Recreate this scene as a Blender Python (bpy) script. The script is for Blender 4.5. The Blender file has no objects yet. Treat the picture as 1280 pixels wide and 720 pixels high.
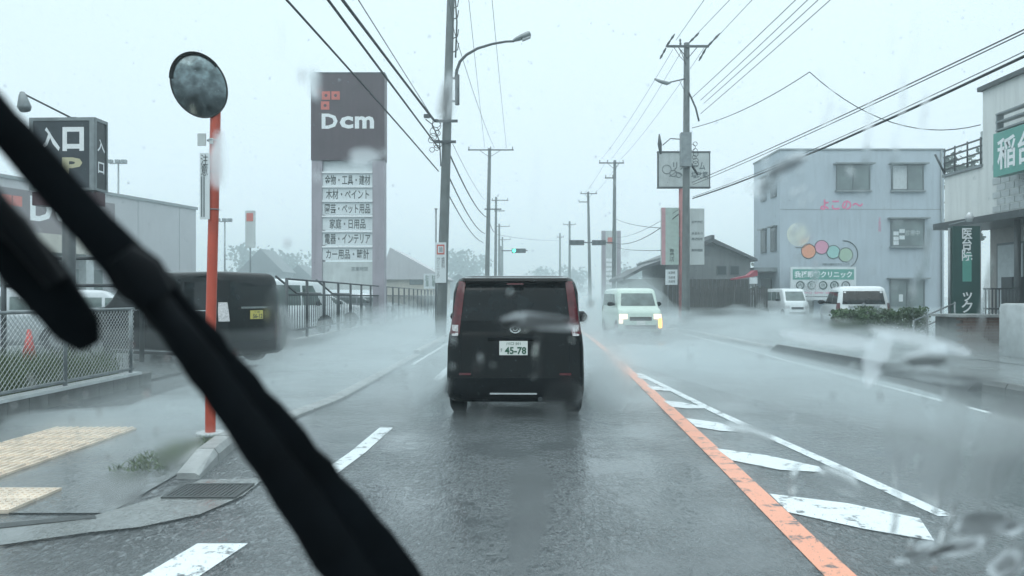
import bpy, math, random
from mathutils import Vector, Matrix
random.seed(7)
S = bpy.context.scene
COL = S.collection
R = math.radians
PI = math.pi

# ------------------------------------------------------------------ camera, world, sun, exposure
H0 = 1.47                     # eye height above the road
F = 925.0                     # focal length in photo pixels (1280 wide)
HZ = 371.0                    # horizon row in the photo
cam = bpy.data.cameras.new('camera')
cam.sensor_width = 36
cam.lens = 36 * F / 1280
cam.shift_y = (HZ - 360) / 1280
cam.clip_start = 0.05
cam.clip_end = 3000
cam.dof.use_dof = True
cam.dof.focus_distance = 11
cam.dof.aperture_fstop = 3.6
co = bpy.data.objects.new('camera', cam)
co.location = (0, 0, H0)
co.rotation_euler = (R(90), 0, 0)
COL.objects.link(co)
S.camera = co

w = bpy.data.worlds.new("World")
S.world = w
w.use_nodes = True
nt = w.node_tree
nt.nodes.clear()
out = nt.nodes.new('ShaderNodeOutputWorld')
sky = nt.nodes.new('ShaderNodeTexSky')
sky.sky_type = 'NISHITA'
sky.sun_disc = False
sky.sun_elevation = R(50)
sky.sun_rotation = R(20)
b1 = nt.nodes.new('ShaderNodeBackground')
b1.inputs[1].default_value = 0.1
b2 = nt.nodes.new('ShaderNodeBackground')
# overcast cloud deck: pale, slightly brighter overhead, faint lumps
tc = nt.nodes.new('ShaderNodeTexCoord')
sep = nt.nodes.new('ShaderNodeSeparateXYZ')
ramp = nt.nodes.new('ShaderNodeValToRGB')
ramp.color_ramp.elements[0].position = 0.0
ramp.color_ramp.elements[0].color = (0.78, 0.92, 1.0, 1)
ramp.color_ramp.elements[1].position = 0.45
ramp.color_ramp.elements[1].color = (0.79, 0.97, 1.0, 1)
zen = ramp.color_ramp.elements.new(1.0)
zen.color = (2.0, 2.25, 2.35, 1)      # an overcast deck is brightest overhead
nz = nt.nodes.new('ShaderNodeTexNoise')
nz.inputs['Scale'].default_value = 2.0
nz.inputs['Detail'].default_value = 3.0
mr = nt.nodes.new('ShaderNodeMapRange')
mr.inputs['To Min'].default_value = 0.96
mr.inputs['To Max'].default_value = 1.04
vm = nt.nodes.new('ShaderNodeVectorMath')
vm.operation = 'SCALE'
mx = nt.nodes.new('ShaderNodeMixShader')
mx.inputs[0].default_value = 0.88
L = nt.links.new
L(tc.outputs['Generated'], sep.inputs[0])
L(sep.outputs['Z'], ramp.inputs[0])
L(tc.outputs['Generated'], nz.inputs['Vector'])
L(nz.outputs[0], mr.inputs['Value'])
L(ramp.outputs[0], vm.inputs[0])
L(mr.outputs[0], vm.inputs['Scale'])
L(vm.outputs[0], b2.inputs[0])
b2.inputs[1].default_value = 1.12
L(sky.outputs[0], b1.inputs[0])
L(b1.outputs[0], mx.inputs[1])
L(b2.outputs[0], mx.inputs[2])
L(mx.outputs[0], out.inputs[0])

sd = bpy.data.lights.new('sun', 'SUN')
sd.energy = 0.5
sd.angle = R(40)
sd.color = (1.0, 0.98, 0.94)
so = bpy.data.objects.new('sun', sd)
so.rotation_euler = (R(40), 0, R(-20))
so.location = (0, 0, 50)
COL.objects.link(so)

S.view_settings.view_transform = 'Standard'
S.view_settings.look = 'None'
S.view_settings.exposure = 0.03
S.view_settings.gamma = 1.0
S.cycles.use_denoising = True
S.cycles.volume_bounces = 3
S.cycles.max_bounces = 8
S.cycles.diffuse_bounces = 2
S.cycles.glossy_bounces = 3
S.cycles.transmission_bounces = 6
S.cycles.transparent_max_bounces = 8
S.cycles.caustics_reflective = False
S.cycles.caustics_refractive = False
HAZE_DENSITY = 0.0040

# ------------------------------------------------------------------ helpers
def G(px, py, z=0.0):
    """ground point (x, y) seen at a photo position"""
    d = (H0 - z) * F / (py - HZ)
    return ((px - 640) / F * d, d)

def A(px, py, d):
    """point at depth d"""
    return Vector(((px - 640) / F * d, d, H0 - (py - HZ) / F * d))

_mats = {}
def mat(name, color, rough=0.5, metal=0.0, var=0.12, scale=6.0, bump=0.0, bscale=40.0, spec=0.5,
        emit=None, estr=0.0, coat=0.0, trans=0.0, ior=1.45, grime=0.0):
    if name in _mats:
        return _mats[name]
    m = bpy.data.materials.new(name)
    m.use_nodes = True
    t = m.node_tree
    p = t.nodes['Principled BSDF']
    ln = t.links.new
    c = tuple(color) + (1,)
    p.inputs['Roughness'].default_value = rough
    p.inputs['Metallic'].default_value = metal
    p.inputs['Specular IOR Level'].default_value = spec
    p.inputs['Coat Weight'].default_value = coat
    p.inputs['Transmission Weight'].default_value = trans
    p.inputs['IOR'].default_value = ior
    tcn = t.nodes.new('ShaderNodeTexCoord')
    if var > 0:
        n = t.nodes.new('ShaderNodeTexNoise')
        n.inputs['Scale'].default_value = scale
        n.inputs['Detail'].default_value = 6
        r_ = t.nodes.new('ShaderNodeValToRGB')
        r_.color_ramp.elements[0].position = 0.3
        r_.color_ramp.elements[1].position = 0.72
        r_.color_ramp.elements[0].color = tuple(x * (1 - var) for x in color) + (1,)
        r_.color_ramp.elements[1].color = tuple(min(1, x * (1 + var)) for x in color) + (1,)
        ln(tcn.outputs['Object'], n.inputs['Vector'])
        ln(n.outputs[0], r_.inputs[0])
        last = r_.outputs[0]
        if grime > 0:         # vertical run-down streaks of dirt
            mp = t.nodes.new('ShaderNodeMapping')
            mp.inputs['Scale'].default_value = (5, 5, 0.35)
            n2 = t.nodes.new('ShaderNodeTexNoise')
            n2.inputs['Scale'].default_value = 1.0
            n2.inputs['Detail'].default_value = 5
            mr2 = t.nodes.new('ShaderNodeMapRange')
            mr2.inputs['From Min'].default_value = 0.45
            mr2.inputs['From Max'].default_value = 0.75
            mr2.inputs['To Max'].default_value = grime
            mxx = t.nodes.new('ShaderNodeMix')
            mxx.data_type = 'RGBA'
            mxx.inputs['B'].default_value = tuple(x * 0.35 for x in color) + (1,)
            ln(tcn.outputs['Object'], mp.inputs['Vector'])
            ln(mp.outputs[0], n2.inputs['Vector'])
            ln(n2.outputs[0], mr2.inputs['Value'])
            ln(mr2.outputs[0], mxx.inputs['Factor'])
            ln(last, mxx.inputs['A'])
            last = mxx.outputs['Result']
        ln(last, p.inputs['Base Color'])
    else:
        p.inputs['Base Color'].default_value = c
    if bump > 0:
        n3 = t.nodes.new('ShaderNodeTexNoise')
        n3.inputs['Scale'].default_value = bscale
        n3.inputs['Detail'].default_value = 4
        b = t.nodes.new('ShaderNodeBump')
        b.inputs['Strength'].default_value = bump
        b.inputs['Distance'].default_value = 0.01
        ln(tcn.outputs['Object'], n3.inputs['Vector'])
        ln(n3.outputs[0], b.inputs['Height'])
        ln(b.outputs[0], p.inputs['Normal'])
    if emit:
        p.inputs['Emission Color'].default_value = tuple(emit) + (1,)
        p.inputs['Emission Strength'].default_value = estr
    _mats[name] = m
    return m

class MB:
    """collects simple solids and links them as one mesh object"""
    def __init__(s):
        s.v = []; s.f = []; s.sm = []
    def add(s, vs, fs, smooth=False):
        o = len(s.v)
        s.v += [tuple(v) for v in vs]
        for f in fs:
            s.f.append(tuple(i + o for i in f)); s.sm.append(smooth)
        return s
    def box(s, x0, x1, y0, y1, z0, z1, M=None):
        vs = [Vector(p) for p in ((x0, y0, z0), (x1, y0, z0), (x1, y1, z0), (x0, y1, z0),
                                  (x0, y0, z1), (x1, y0, z1), (x1, y1, z1), (x0, y1, z1))]
        if M: vs = [M @ v for v in vs]
        return s.add(vs, [(3, 2, 1, 0), (4, 5, 6, 7), (0, 1, 5, 4), (1, 2, 6, 5), (2, 3, 7, 6), (3, 0, 4, 7)])
    def tube(s, pts, rad, n=10, cap=True, smooth=True):
        pts = [Vector(p) for p in pts]
        rr = rad if isinstance(rad, (list, tuple)) else [rad] * len(pts)
        vs = []
        up0 = None
        for i, p in enumerate(pts):
            t = (pts[min(i + 1, len(pts) - 1)] - pts[max(i - 1, 0)]).normalized()
            if up0 is None:
                up0 = Vector((0, 0, 1)) if abs(t.z) < 0.9 else Vector((0, 1, 0))
            a = t.cross(up0)
            if a.length < 1e-6: a = t.cross(Vector((1, 0, 0)))
            a.normalize(); b = a.cross(t).normalized(); up0 = b
            for k in range(n):
                an = 2 * PI * k / n
                vs.append(p + (a * math.cos(an) + b * math.sin(an)) * rr[i])
        fs = []
        for i in range(len(pts) - 1):
            for k in range(n):
                k2 = (k + 1) % n
                fs.append((i * n + k, i * n + k2, (i + 1) * n + k2, (i + 1) * n + k))
        s.add(vs, fs, smooth)
        if cap:
            o = len(s.v) - len(vs)
            s.f.append(tuple(o + k for k in reversed(range(n)))); s.sm.append(False)
            s.f.append(tuple(o + (len(pts) - 1) * n + k for k in range(n))); s.sm.append(False)
        return s
    def prism(s, poly, axis, a, b):
        """poly of 2D points extruded along axis (0,1,2) from a to b"""
        def mk(p, t):
            q = list(p); q.insert(axis, t); return tuple(q)
        n = len(poly)
        vs = [mk(p, a) for p in poly] + [mk(p, b) for p in poly]
        fs = [tuple(range(n)), tuple(reversed(range(n, 2 * n)))]
        for i in range(n):
            j = (i + 1) % n
            fs.append((j, i, n + i, n + j))
        return s.add(vs, fs)
    def disc(s, c, r, axis, th, n=24, r2=None):
        """a coin (or cone frustum with r2) centred at c, thickness th along axis"""
        c = Vector(c); e = Vector((0, 0, 0)); e[axis] = th / 2
        return s.tube([c - e, c + e], [r, r if r2 is None else r2], n)
    def ring(s, c, r, t, axis='y', n=32, m=6, a0=0, a1=2 * PI):
        c = Vector(c); pts = []
        full = abs(a1 - a0 - 2 * PI) < 1e-6
        for k in range(n + 1):
            a = a0 + (a1 - a0) * k / n
            if axis == 'y': pts.append(c + Vector((r * math.cos(a), 0, r * math.sin(a))))
            elif axis == 'z': pts.append(c + Vector((r * math.cos(a), r * math.sin(a), 0)))
            else: pts.append(c + Vector((0, r * math.cos(a), r * math.sin(a))))
        return s.tube(pts, t, m, cap=not full)
    def build(s, name, material, parent=None, loc=(0, 0, 0), rotz=0.0, sharp=None, kind=None, group=None):
        me = bpy.data.meshes.new(name)
        me.from_pydata(s.v, [], s.f)
        me.polygons.foreach_set('use_smooth', s.sm)
        me.update()
        if sharp: me.set_sharp_from_angle(angle=R(sharp))
        me.materials.append(material)
        o = bpy.data.objects.new(name, me)
        COL.objects.link(o)
        o.parent = parent
        o.location = loc
        o.rotation_euler = (0, 0, rotz)
        if kind: o['kind'] = kind
        if group: o['group'] = group
        return o

def tag(o, label, cat, group=None):
    o['label'] = label; o['category'] = cat
    if group: o['group'] = group
    return o

def thing(name, label, cat, loc=(0, 0, 0), rotz=0.0, group=None):
    o = bpy.data.objects.new(name, None)
    o.empty_display_size = 0.2
    COL.objects.link(o)
    o.location = loc; o.rotation_euler = (0, 0, rotz)
    return tag(o, label, cat, group)

def struct(name, mb, m, **k):
    return mb.build(name, m, kind='structure', **k)

def share(src, parent, loc, name=None, rotz=0.0):
    o = bpy.data.objects.new(name or src.name.split('.')[0], src.data)
    COL.objects.link(o); o.parent = parent; o.location = loc; o.rotation_euler = (0, 0, rotz)
    return o

_tc = {}
def lettering(txt, parent, cx, cz, w, h, y, m, name='lettering', bold=0.0, vertical=False, M=None, back=False):
    """flat raised print in the local XZ plane facing -Y, fitted to w x h round (cx, cz)"""
    key = (txt, bold, vertical)
    if key not in _tc:
        cu = bpy.data.curves.new('t', 'FONT')
        cu.body = '\n'.join(txt) if vertical else txt
        cu.resolution_u = 2
        cu.offset = bold
        cu.fill_mode = 'FRONT'
        cu.align_x = 'CENTER' if vertical else 'LEFT'
        if vertical: cu.space_line = 0.88
        o = bpy.data.objects.new('t', cu)
        COL.objects.link(o)
        bpy.context.view_layer.update()
        dg = bpy.context.evaluated_depsgraph_get()
        me = bpy.data.meshes.new_from_object(o.evaluated_get(dg))
        vs = [tuple(v.co) for v in me.vertices]; fs = [tuple(p.vertices) for p in me.polygons]
        bpy.data.objects.remove(o); bpy.data.curves.remove(cu); bpy.data.meshes.remove(me)
        _tc[key] = (vs, fs)
    vs, fs = _tc[key]
    if not vs: return None
    x0 = min(v[0] for v in vs); x1 = max(v[0] for v in vs); y0 = min(v[1] for v in vs); y1 = max(v[1] for v in vs)
    mb = MB()
    nv = []
    for v in vs:
        u = (v[0] - (x0 + x1) / 2) / (x1 - x0) * w
        q = (v[1] - (y0 + y1) / 2) / (y1 - y0) * h
        if back: u = -u
        p = Vector((cx + u, y, cz + q))
        nv.append(M @ p if M else p)
    mb.add(nv, fs)
    return mb.build(name, m, parent)

def clone(root, loc, rotz, label=None):
    r = root.copy(); COL.objects.link(r); r.location = loc; r.rotation_euler = (0, 0, rotz)
    if label: r['label'] = label
    for ch in list(root.children):
        c = ch.copy(); COL.objects.link(c); c.parent = r
        for g in list(ch.children):
            d = g.copy(); COL.objects.link(d); d.parent = c
    return r

# ------------------------------------------------------------------ materials
def wet_road(name, c0, c1, rough0, rough1, bump, patch=0.0):
    """wet asphalt: aggregate, puddled film, ripples struck by rain"""
    m = bpy.data.materials.new(name); m.use_nodes = True
    t = m.node_tree; p = t.nodes['Principled BSDF']; ln = t.links.new
    g = t.nodes.new('ShaderNodeNewGeometry')
    def noise(sc, det, rough=0.5, vec=None):
        n = t.nodes.new('ShaderNodeTexNoise')
        n.inputs['Scale'].default_value = sc; n.inputs['Detail'].default_value = det
        n.inputs['Roughness'].default_value = rough
        ln(vec or g.outputs['Position'], n.inputs['Vector']); return n.outputs[0]
    agg = noise(45, 3)
    big = noise(0.35, 4)
    film = noise(0.8, 5, 0.6)
    cr = t.nodes.new('ShaderNodeValToRGB')
    cr.color_ramp.elements[0].position = 0.35; cr.color_ramp.elements[1].position = 0.7
    cr.color_ramp.elements[0].color = c0 + (1,); cr.color_ramp.elements[1].color = c1 + (1,)
    ad = t.nodes.new('ShaderNodeMath'); ad.operation = 'MULTIPLY_ADD'
    ad.inputs[1].default_value = 0.55
    sc_ = t.nodes.new('ShaderNodeMath'); sc_.operation = 'MULTIPLY'; sc_.inputs[1].default_value = 0.45
    ln(big, sc_.inputs[0]); ln(agg, ad.inputs[0]); ln(sc_.outputs[0], ad.inputs[2])
    ln(ad.outputs[0], cr.inputs[0])
    ln(cr.outputs[0], p.inputs['Base Color'])
    mr_ = t.nodes.new('ShaderNodeMapRange')
    mr_.inputs['From Min'].default_value = 0.38; mr_.inputs['From Max'].default_value = 0.62
    mr_.inputs['To Min'].default_value = rough0; mr_.inputs['To Max'].default_value = rough1
    ln(film, mr_.inputs['Value']); ln(mr_.outputs[0], p.inputs['Roughness'])
    p.inputs['Specular IOR Level'].default_value = 0.5
    p.inputs['IOR'].default_value = 1.4
    # rain-struck water: short choppy ripples, elongated a little across the slope, plus drop pits
    mp = t.nodes.new('ShaderNodeMapping'); mp.inputs['Scale'].default_value = (11, 5.5, 1)
    ln(g.outputs['Position'], mp.inputs['Vector'])
    n1 = t.nodes.new('ShaderNodeTexNoise'); n1.inputs['Scale'].default_value = 1.0
    n1.inputs['Detail'].default_value = 3; n1.inputs['Roughness'].default_value = 0.55
    n1.inputs['Distortion'].default_value = 0.6
    ln(mp.outputs[0], n1.inputs['Vector'])
    vo = t.nodes.new('ShaderNodeTexVoronoi'); vo.inputs['Scale'].default_value = 14
    vo.feature = 'SMOOTH_F1'
    ln(g.outputs['Position'], vo.inputs['Vector'])
    m1 = t.nodes.new('ShaderNodeMath'); m1.operation = 'MULTIPLY_ADD'; m1.inputs[1].default_value = 0.35
    ln(vo.outputs['Distance'], m1.inputs[0]); ln(n1.outputs[0], m1.inputs[2])
    mpf = t.nodes.new('ShaderNodeMapping'); mpf.inputs['Scale'].default_value = (34, 15, 1)
    ln(g.outputs['Position'], mpf.inputs['Vector'])
    nf = t.nodes.new('ShaderNodeTexNoise'); nf.inputs['Scale'].default_value = 1.0; nf.inputs['Detail'].default_value = 2
    nf.inputs['Distortion'].default_value = 1.2
    ln(mpf.outputs[0], nf.inputs['Vector'])
    sq = t.nodes.new('ShaderNodeMapRange')           # sharp little crests
    sq.inputs['From Min'].default_value = 0.45; sq.inputs['From Max'].default_value = 0.72; sq.inputs['To Max'].default_value = 0.55
    ln(nf.outputs[0], sq.inputs['Value'])
    mf = t.nodes.new('ShaderNodeMath'); mf.operation = 'ADD'
    ln(m1.outputs[0], mf.inputs[0]); ln(sq.outputs[0], mf.inputs[1]); m1 = mf
    m2 = t.nodes.new('ShaderNodeMath'); m2.operation = 'MULTIPLY_ADD'; m2.inputs[1].default_value = 0.07
    ln(agg, m2.inputs[0]); ln(m1.outputs[0], m2.inputs[2])
    # ripples come and go with the film
    mk = t.nodes.new('ShaderNodeMapRange')
    mk.inputs['From Min'].default_value = 0.42; mk.inputs['From Max'].default_value = 0.60
    mk.inputs['To Min'].default_value = 0.12; mk.inputs['To Max'].default_value = 1.0
    ln(noise(0.6, 4, 0.6), mk.inputs['Value'])
    bs = t.nodes.new('ShaderNodeMath'); bs.operation = 'MULTIPLY'; bs.inputs[1].default_value = bump
    ln(mk.outputs[0], bs.inputs[0])
    b = t.nodes.new('ShaderNodeBump'); b.inputs['Distance'].default_value = 0.03
    ln(bs.outputs[0], b.inputs['Strength'])
    ln(m2.outputs[0], b.inputs['Height']); ln(b.outputs[0], p.inputs['Normal'])
    # the water film on top: smoother, with only the drop-struck ripples in it
    b2_ = t.nodes.new('ShaderNodeBump'); b2_.inputs['Distance'].default_value = 0.015
    ln(bs.outputs[0], b2_.inputs['Strength']); ln(m1.outputs[0], b2_.inputs['Height'])
    p.inputs['Coat Weight'].default_value = 0.85
    p.inputs['Coat IOR'].default_value = 1.36
    p.inputs['Coat Roughness'].default_value = 0.09
    ln(b2_.outputs[0], p.inputs['Coat Normal'])
    return m

M_road = wet_road('wet_asphalt', (0.026, 0.032, 0.035), (0.060, 0.068, 0.073), 0.05, 0.20, 1.0)
M_walk = wet_road('wet_sidewalk', (0.055, 0.063, 0.066), (0.10, 0.112, 0.115), 0.10, 0.30, 0.35)
M_lot = wet_road('wet_car_park', (0.05, 0.06, 0.062), (0.09, 0.10, 0.10), 0.15, 0.34, 0.2)
M_ground = wet_road('wet_ground', (0.05, 0.06, 0.055), (0.09, 0.10, 0.09), 0.3, 0.6, 0.3)
def paint(name, col, wear=0.55):
    m = bpy.data.materials.new(name); m.use_nodes = True
    t = m.node_tree; p = t.nodes['Principled BSDF']; ln = t.links.new
    g = t.nodes.new('ShaderNodeNewGeometry')
    n = t.nodes.new('ShaderNodeTexNoise'); n.inputs['Scale'].default_value = 5.5; n.inputs['Detail'].default_value = 12
    n.inputs['Roughness'].default_value = 0.78
    ln(g.outputs['Position'], n.inputs['Vector'])
    cr = t.nodes.new('ShaderNodeValToRGB')
    cr.color_ramp.elements[0].position = 0.41; cr.color_ramp.elements[0].color = (0.07, 0.075, 0.08, 1)
    cr.color_ramp.elements[1].position = 0.455; cr.color_ramp.elements[1].color = tuple(col) + (1,)
    ln(n.outputs[0], cr.inputs[0]); ln(cr.outputs[0], p.inputs['Base Color'])
    p.inputs['Roughness'].default_value = 0.32
    b = t.nodes.new('ShaderNodeBump'); b.inputs['Strength'].default_value = 0.3; b.inputs['Distance'].default_value = 0.01
    n2 = t.nodes.new('ShaderNodeTexNoise'); n2.inputs['Scale'].default_value = 22; n2.inputs['Detail'].default_value = 4
    ln(g.outputs['Position'], n2.inputs['Vector']); ln(n2.outputs[0], b.inputs['Height']); ln(b.outputs[0], p.inputs['Normal'])
    return m
M_white = paint('white_road_paint', (0.72, 0.78, 0.80))
M_orange = paint('orange_road_paint', (0.80, 0.33, 0.20))
M_tact = mat('tactile_tile', (0.68, 0.57, 0.46), 0.3, var=0.25, scale=3, bump=0.3, bscale=90)
M_conc = mat('concrete', (0.30, 0.32, 0.32), 0.4, var=0.25, scale=4, bump=0.4, bscale=60, grime=0.4)
M_concd = mat('dark_concrete', (0.13, 0.14, 0.14), 0.4, var=0.3, scale=3, bump=0.4, bscale=60, grime=0.5)
M_conl = mat('pale_concrete', (0.46, 0.50, 0.51), 0.35, var=0.15, scale=4, bump=0.3, bscale=60)
M_pole = mat('pole_concrete', (0.13, 0.15, 0.15), 0.5, var=0.2, scale=2.5, bump=0.3, grime=0.5)
M_steel = mat('galvanised_steel', (0.22, 0.25, 0.26), 0.42, metal=0.5, var=0.2, scale=5)
M_dsteel = mat('dark_steel', (0.055, 0.065, 0.07), 0.4, metal=0.3, var=0.2, scale=5)
M_black = mat('black_plastic', (0.004, 0.006, 0.008), 0.6, spec=0.12, var=0.3, scale=20)
M_rubber = mat('black_rubber', (0.004, 0.006, 0.008), 0.8, spec=0.08, var=0.3, scale=20)
M_wire = mat('wire_sheath', (0.02, 0.025, 0.03), 0.6, var=0.1)
M_redpole = mat('orange_red_pole', (0.50, 0.085, 0.05), 0.4, var=0.2, scale=3, grime=0.3)
M_mirror = mat('mirror_face', (0.16, 0.20, 0.21), 0.20, metal=1.0, var=0.7, scale=9, bump=0.12, bscale=30)  # dark tone stands in for reflections of surroundings that are not built
M_mback = mat('mirror_rim', (0.03, 0.035, 0.035), 0.5, var=0.2)
M_sign = mat('white_sign', (0.66, 0.72, 0.74), 0.35, var=0.06, scale=2, grime=0.12)
M_signg = mat('grey_sign', (0.52, 0.57, 0.57), 0.4, var=0.1, scale=2, grime=0.2)
M_ink = mat('black_print', (0.03, 0.04, 0.04), 0.5, var=0.0)
M_inkg = mat('grey_print', (0.11, 0.14, 0.15), 0.5, var=0.0)
M_winkl = mat('white_print', (0.80, 0.84, 0.86), 0.4, var=0.05)
M_beigep = mat('beige_print', (0.48, 0.46, 0.30), 0.4, var=0.05)
M_purple = mat('dark_purple_panel', (0.072, 0.048, 0.060), 0.45, var=0.15, scale=1.2, grime=0.35)
M_lilac = mat('lilac_panel', (0.34, 0.32, 0.36), 0.45, var=0.08, scale=1.2, grime=0.3)
M_redlogo = mat('red_print', (0.55, 0.13, 0.10), 0.4, var=0.1)
M_pink = mat('pink_print', (0.75, 0.16, 0.32), 0.4, var=0.05)
M_dgreen = mat('dark_green_panel', (0.022, 0.075, 0.068), 0.4, var=0.15, scale=2, grime=0.3)
M_green = mat('green_panel', (0.10, 0.33, 0.28), 0.4, var=0.1, scale=2)
M_store = mat('store_wall', (0.46, 0.47, 0.49), 0.6, var=0.06, scale=0.4, grime=0.15)
M_fascia = mat('store_fascia', (0.16, 0.135, 0.145), 0.5, var=0.08, scale=0.5)
M_beige = mat('beige_wall', (0.50, 0.48, 0.42), 0.6, var=0.1, scale=0.7, grime=0.2)
M_clinic = mat('clinic_wall', (0.42, 0.49, 0.545), 0.6, var=0.06, scale=0.5, grime=0.22, bump=0.2)
M_whitew = mat('white_wall', (0.70, 0.73, 0.72), 0.55, var=0.05, scale=0.8, grime=0.25)
M_glass = mat('dark_glass', (0.03, 0.04, 0.045), 0.06, var=0.3, scale=2, spec=0.7)
M_pane = mat('grey_window_pane', (0.13, 0.17, 0.17), 0.12, var=0.35, scale=0.9, spec=0.7)
M_curtain = mat('pale_blind', (0.50, 0.55, 0.57), 0.7, var=0.1)
M_frame = mat('window_frame', (0.10, 0.12, 0.125), 0.4, metal=0.4, var=0.1)
M_dwood = mat('dark_wood', (0.045, 0.042, 0.038), 0.6, var=0.35, scale=3, grime=0.4, bump=0.3)
M_roof = mat('grey_roof', (0.07, 0.078, 0.085), 0.4, var=0.2, scale=1.5)
M_greyw = mat('grey_house_wall', (0.15, 0.165, 0.17), 0.6, var=0.15, scale=1, grime=0.4)
M_red = mat('red_canvas', (0.30, 0.035, 0.06), 0.5, var=0.15)
M_brown = mat('brown_brick', (0.13, 0.085, 0.07), 0.5, var=0.35, scale=3, bump=0.4, bscale=40)
M_carblack = mat('black_car_paint', (0.002, 0.004, 0.005), 0.14, var=0.3, spec=0.2, scale=8, bump=0.10, bscale=70)
M_carwhite = mat('white_car_paint', (0.66, 0.72, 0.74), 0.22, var=0.04, coat=0.6)
M_cargreen = mat('pale_green_car_paint', (0.50, 0.62, 0.56), 0.22, var=0.04, coat=0.6)
M_carsilver = mat('silver_car_paint', (0.45, 0.49, 0.51), 0.25, metal=0.4, var=0.04, coat=0.5)
M_carglass = mat('car_glass', (0.004, 0.008, 0.010), 0.05, var=0.6, scale=5, spec=0.35)
M_carglassp = mat('pale_car_glass', (0.10, 0.14, 0.135), 0.08, var=0.5, scale=3, spec=0.8)
M_tail = mat('tail_lamp_red', (0.085, 0.004, 0.010), 0.12, var=0.25, scale=14, spec=0.8)
M_tailc = mat('tail_lamp_clear', (0.55, 0.55, 0.56), 0.15, var=0.3, scale=30, spec=0.8)
M_amber = mat('lit_amber_lamp', (0.9, 0.4, 0.05), 0.2, var=0, emit=(1.0, 0.42, 0.07), estr=5.0)
M_headw = mat('lit_headlamp', (0.9, 0.85, 0.7), 0.2, var=0, emit=(1.0, 0.72, 0.55), estr=1.3)
M_headoff = mat('headlamp_lens', (0.5, 0.53, 0.55), 0.1, var=0.3, scale=20, spec=0.8)
M_sigg = mat('lit_green_signal', (0.1, 0.9, 0.5), 0.3, var=0, emit=(0.05, 1.0, 0.55), estr=7.0)
M_chrome = mat('chrome', (0.6, 0.62, 0.63), 0.15, metal=1.0, var=0.1)
M_rim = mat('wheel_rim', (0.25, 0.27, 0.28), 0.3, metal=0.8, var=0.2)
M_plate = mat('white_number_plate', (0.74, 0.78, 0.76), 0.4, var=0.05)
M_yplate = mat('yellow_number_plate', (0.62, 0.55, 0.14), 0.4, var=0.05)
M_pgreen = mat('green_plate_print', (0.02, 0.10, 0.06), 0.4, var=0)
M_leaf = mat('hedge_leaf', (0.055, 0.105, 0.040), 0.45, var=0.5, scale=3)
M_grass = mat('grass_blade', (0.075, 0.115, 0.045), 0.5, var=0.45, scale=4)
M_farleaf = mat('far_foliage', (0.05, 0.075, 0.055), 0.6, var=0.4, scale=0.5)
M_cone = mat('red_cone', (0.50, 0.06, 0.05), 0.4, var=0.15)
M_mesh = mat('chain_link_wire', (0.40, 0.43, 0.43), 0.4, metal=0.5, var=0.1)
M_water = mat('water_film', (1, 1, 1), 0.10, var=0, trans=1.0, ior=1.33)
M_smear = bpy.data.materials.new('milky_water'); M_smear.use_nodes = True
_t = M_smear.node_tree; _t.nodes.clear()
_o = _t.nodes.new('ShaderNodeOutputMaterial'); _m = _t.nodes.new('ShaderNodeMixShader'); _a = _t.nodes.new('ShaderNodeBsdfTransparent'); _b = _t.nodes.new('ShaderNodeBsdfTranslucent')
_b.inputs[0].default_value = (0.92, 0.97, 1.0, 1); _m.inputs[0].default_value = 0.34
_t.links.new(_a.outputs[0], _m.inputs[1]); _t.links.new(_b.outputs[0], _m.inputs[2]); _t.links.new(_m.outputs[0], _o.inputs[0])
M_logo_or = mat('orange_disc', (0.75, 0.33, 0.20), 0.5, var=0)
M_logo_pk = mat('pink_disc', (0.66, 0.30, 0.42), 0.5, var=0)
M_logo_te = mat('teal_disc', (0.30, 0.55, 0.52), 0.5, var=0)
M_logo_gr = mat('green_disc', (0.36, 0.50, 0.38), 0.5, var=0)
M_logo_cr = mat('cream_disc', (0.66, 0.70, 0.62), 0.5, var=0)
M_grate = mat('iron_grate', (0.035, 0.04, 0.04), 0.4, metal=0.5, var=0.3, scale=12)

# ------------------------------------------------------------------ ground, road and markings
def curve_x(pts, y):
    if y <= pts[0][0]: 
        (y0, x0), (y1, x1) = pts[0], pts[1]
        return x0 + (x1 - x0) * (y - y0) / (y1 - y0)
    for (y0, x0), (y1, x1) in zip(pts, pts[1:]):
        if y <= y1: return x0 + (x1 - x0) * (y - y0) / (y1 - y0)
    return pts[-1][1]
ORANGE = [(0, 1.50), (6.5, 1.88), (11.5, 2.15), (17, 2.45), (27, 2.85), (45, 3.2), (80, 3.5), (400, 6.5)]
WLINE = [(3.5, 3.0), (6.0, 2.84), (9, 2.62), (14.2, 2.42)]
REDGE = [(0, 5.9), (10, 6.05), (16, 6.25), (22, 6.6), (33, 6.9), (60, 7.0), (100, 7.2), (400, 10)]
RKERB = [(-10, 7.6), (8, 7.45), (12, 7.3), (20, 7.1), (33, 7.3), (60, 7.45), (100, 7.7), (400, 10.5)]
LKERB = [(-12, -2.75), (4.5, -2.55), (6, -2.52), (7.4, -2.72), (9, -2.62), (10.5, -2.42), (23, -2.22), (57, -1.75), (100, -1.6), (400, 0.5)]
LDASH = [(2, -1.95), (3.9, -1.79), (4.4, -1.72), (6.3, -1.48), (8.3, -1.41), (15, -1.30), (30, -1.05), (100, -0.6)]

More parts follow.
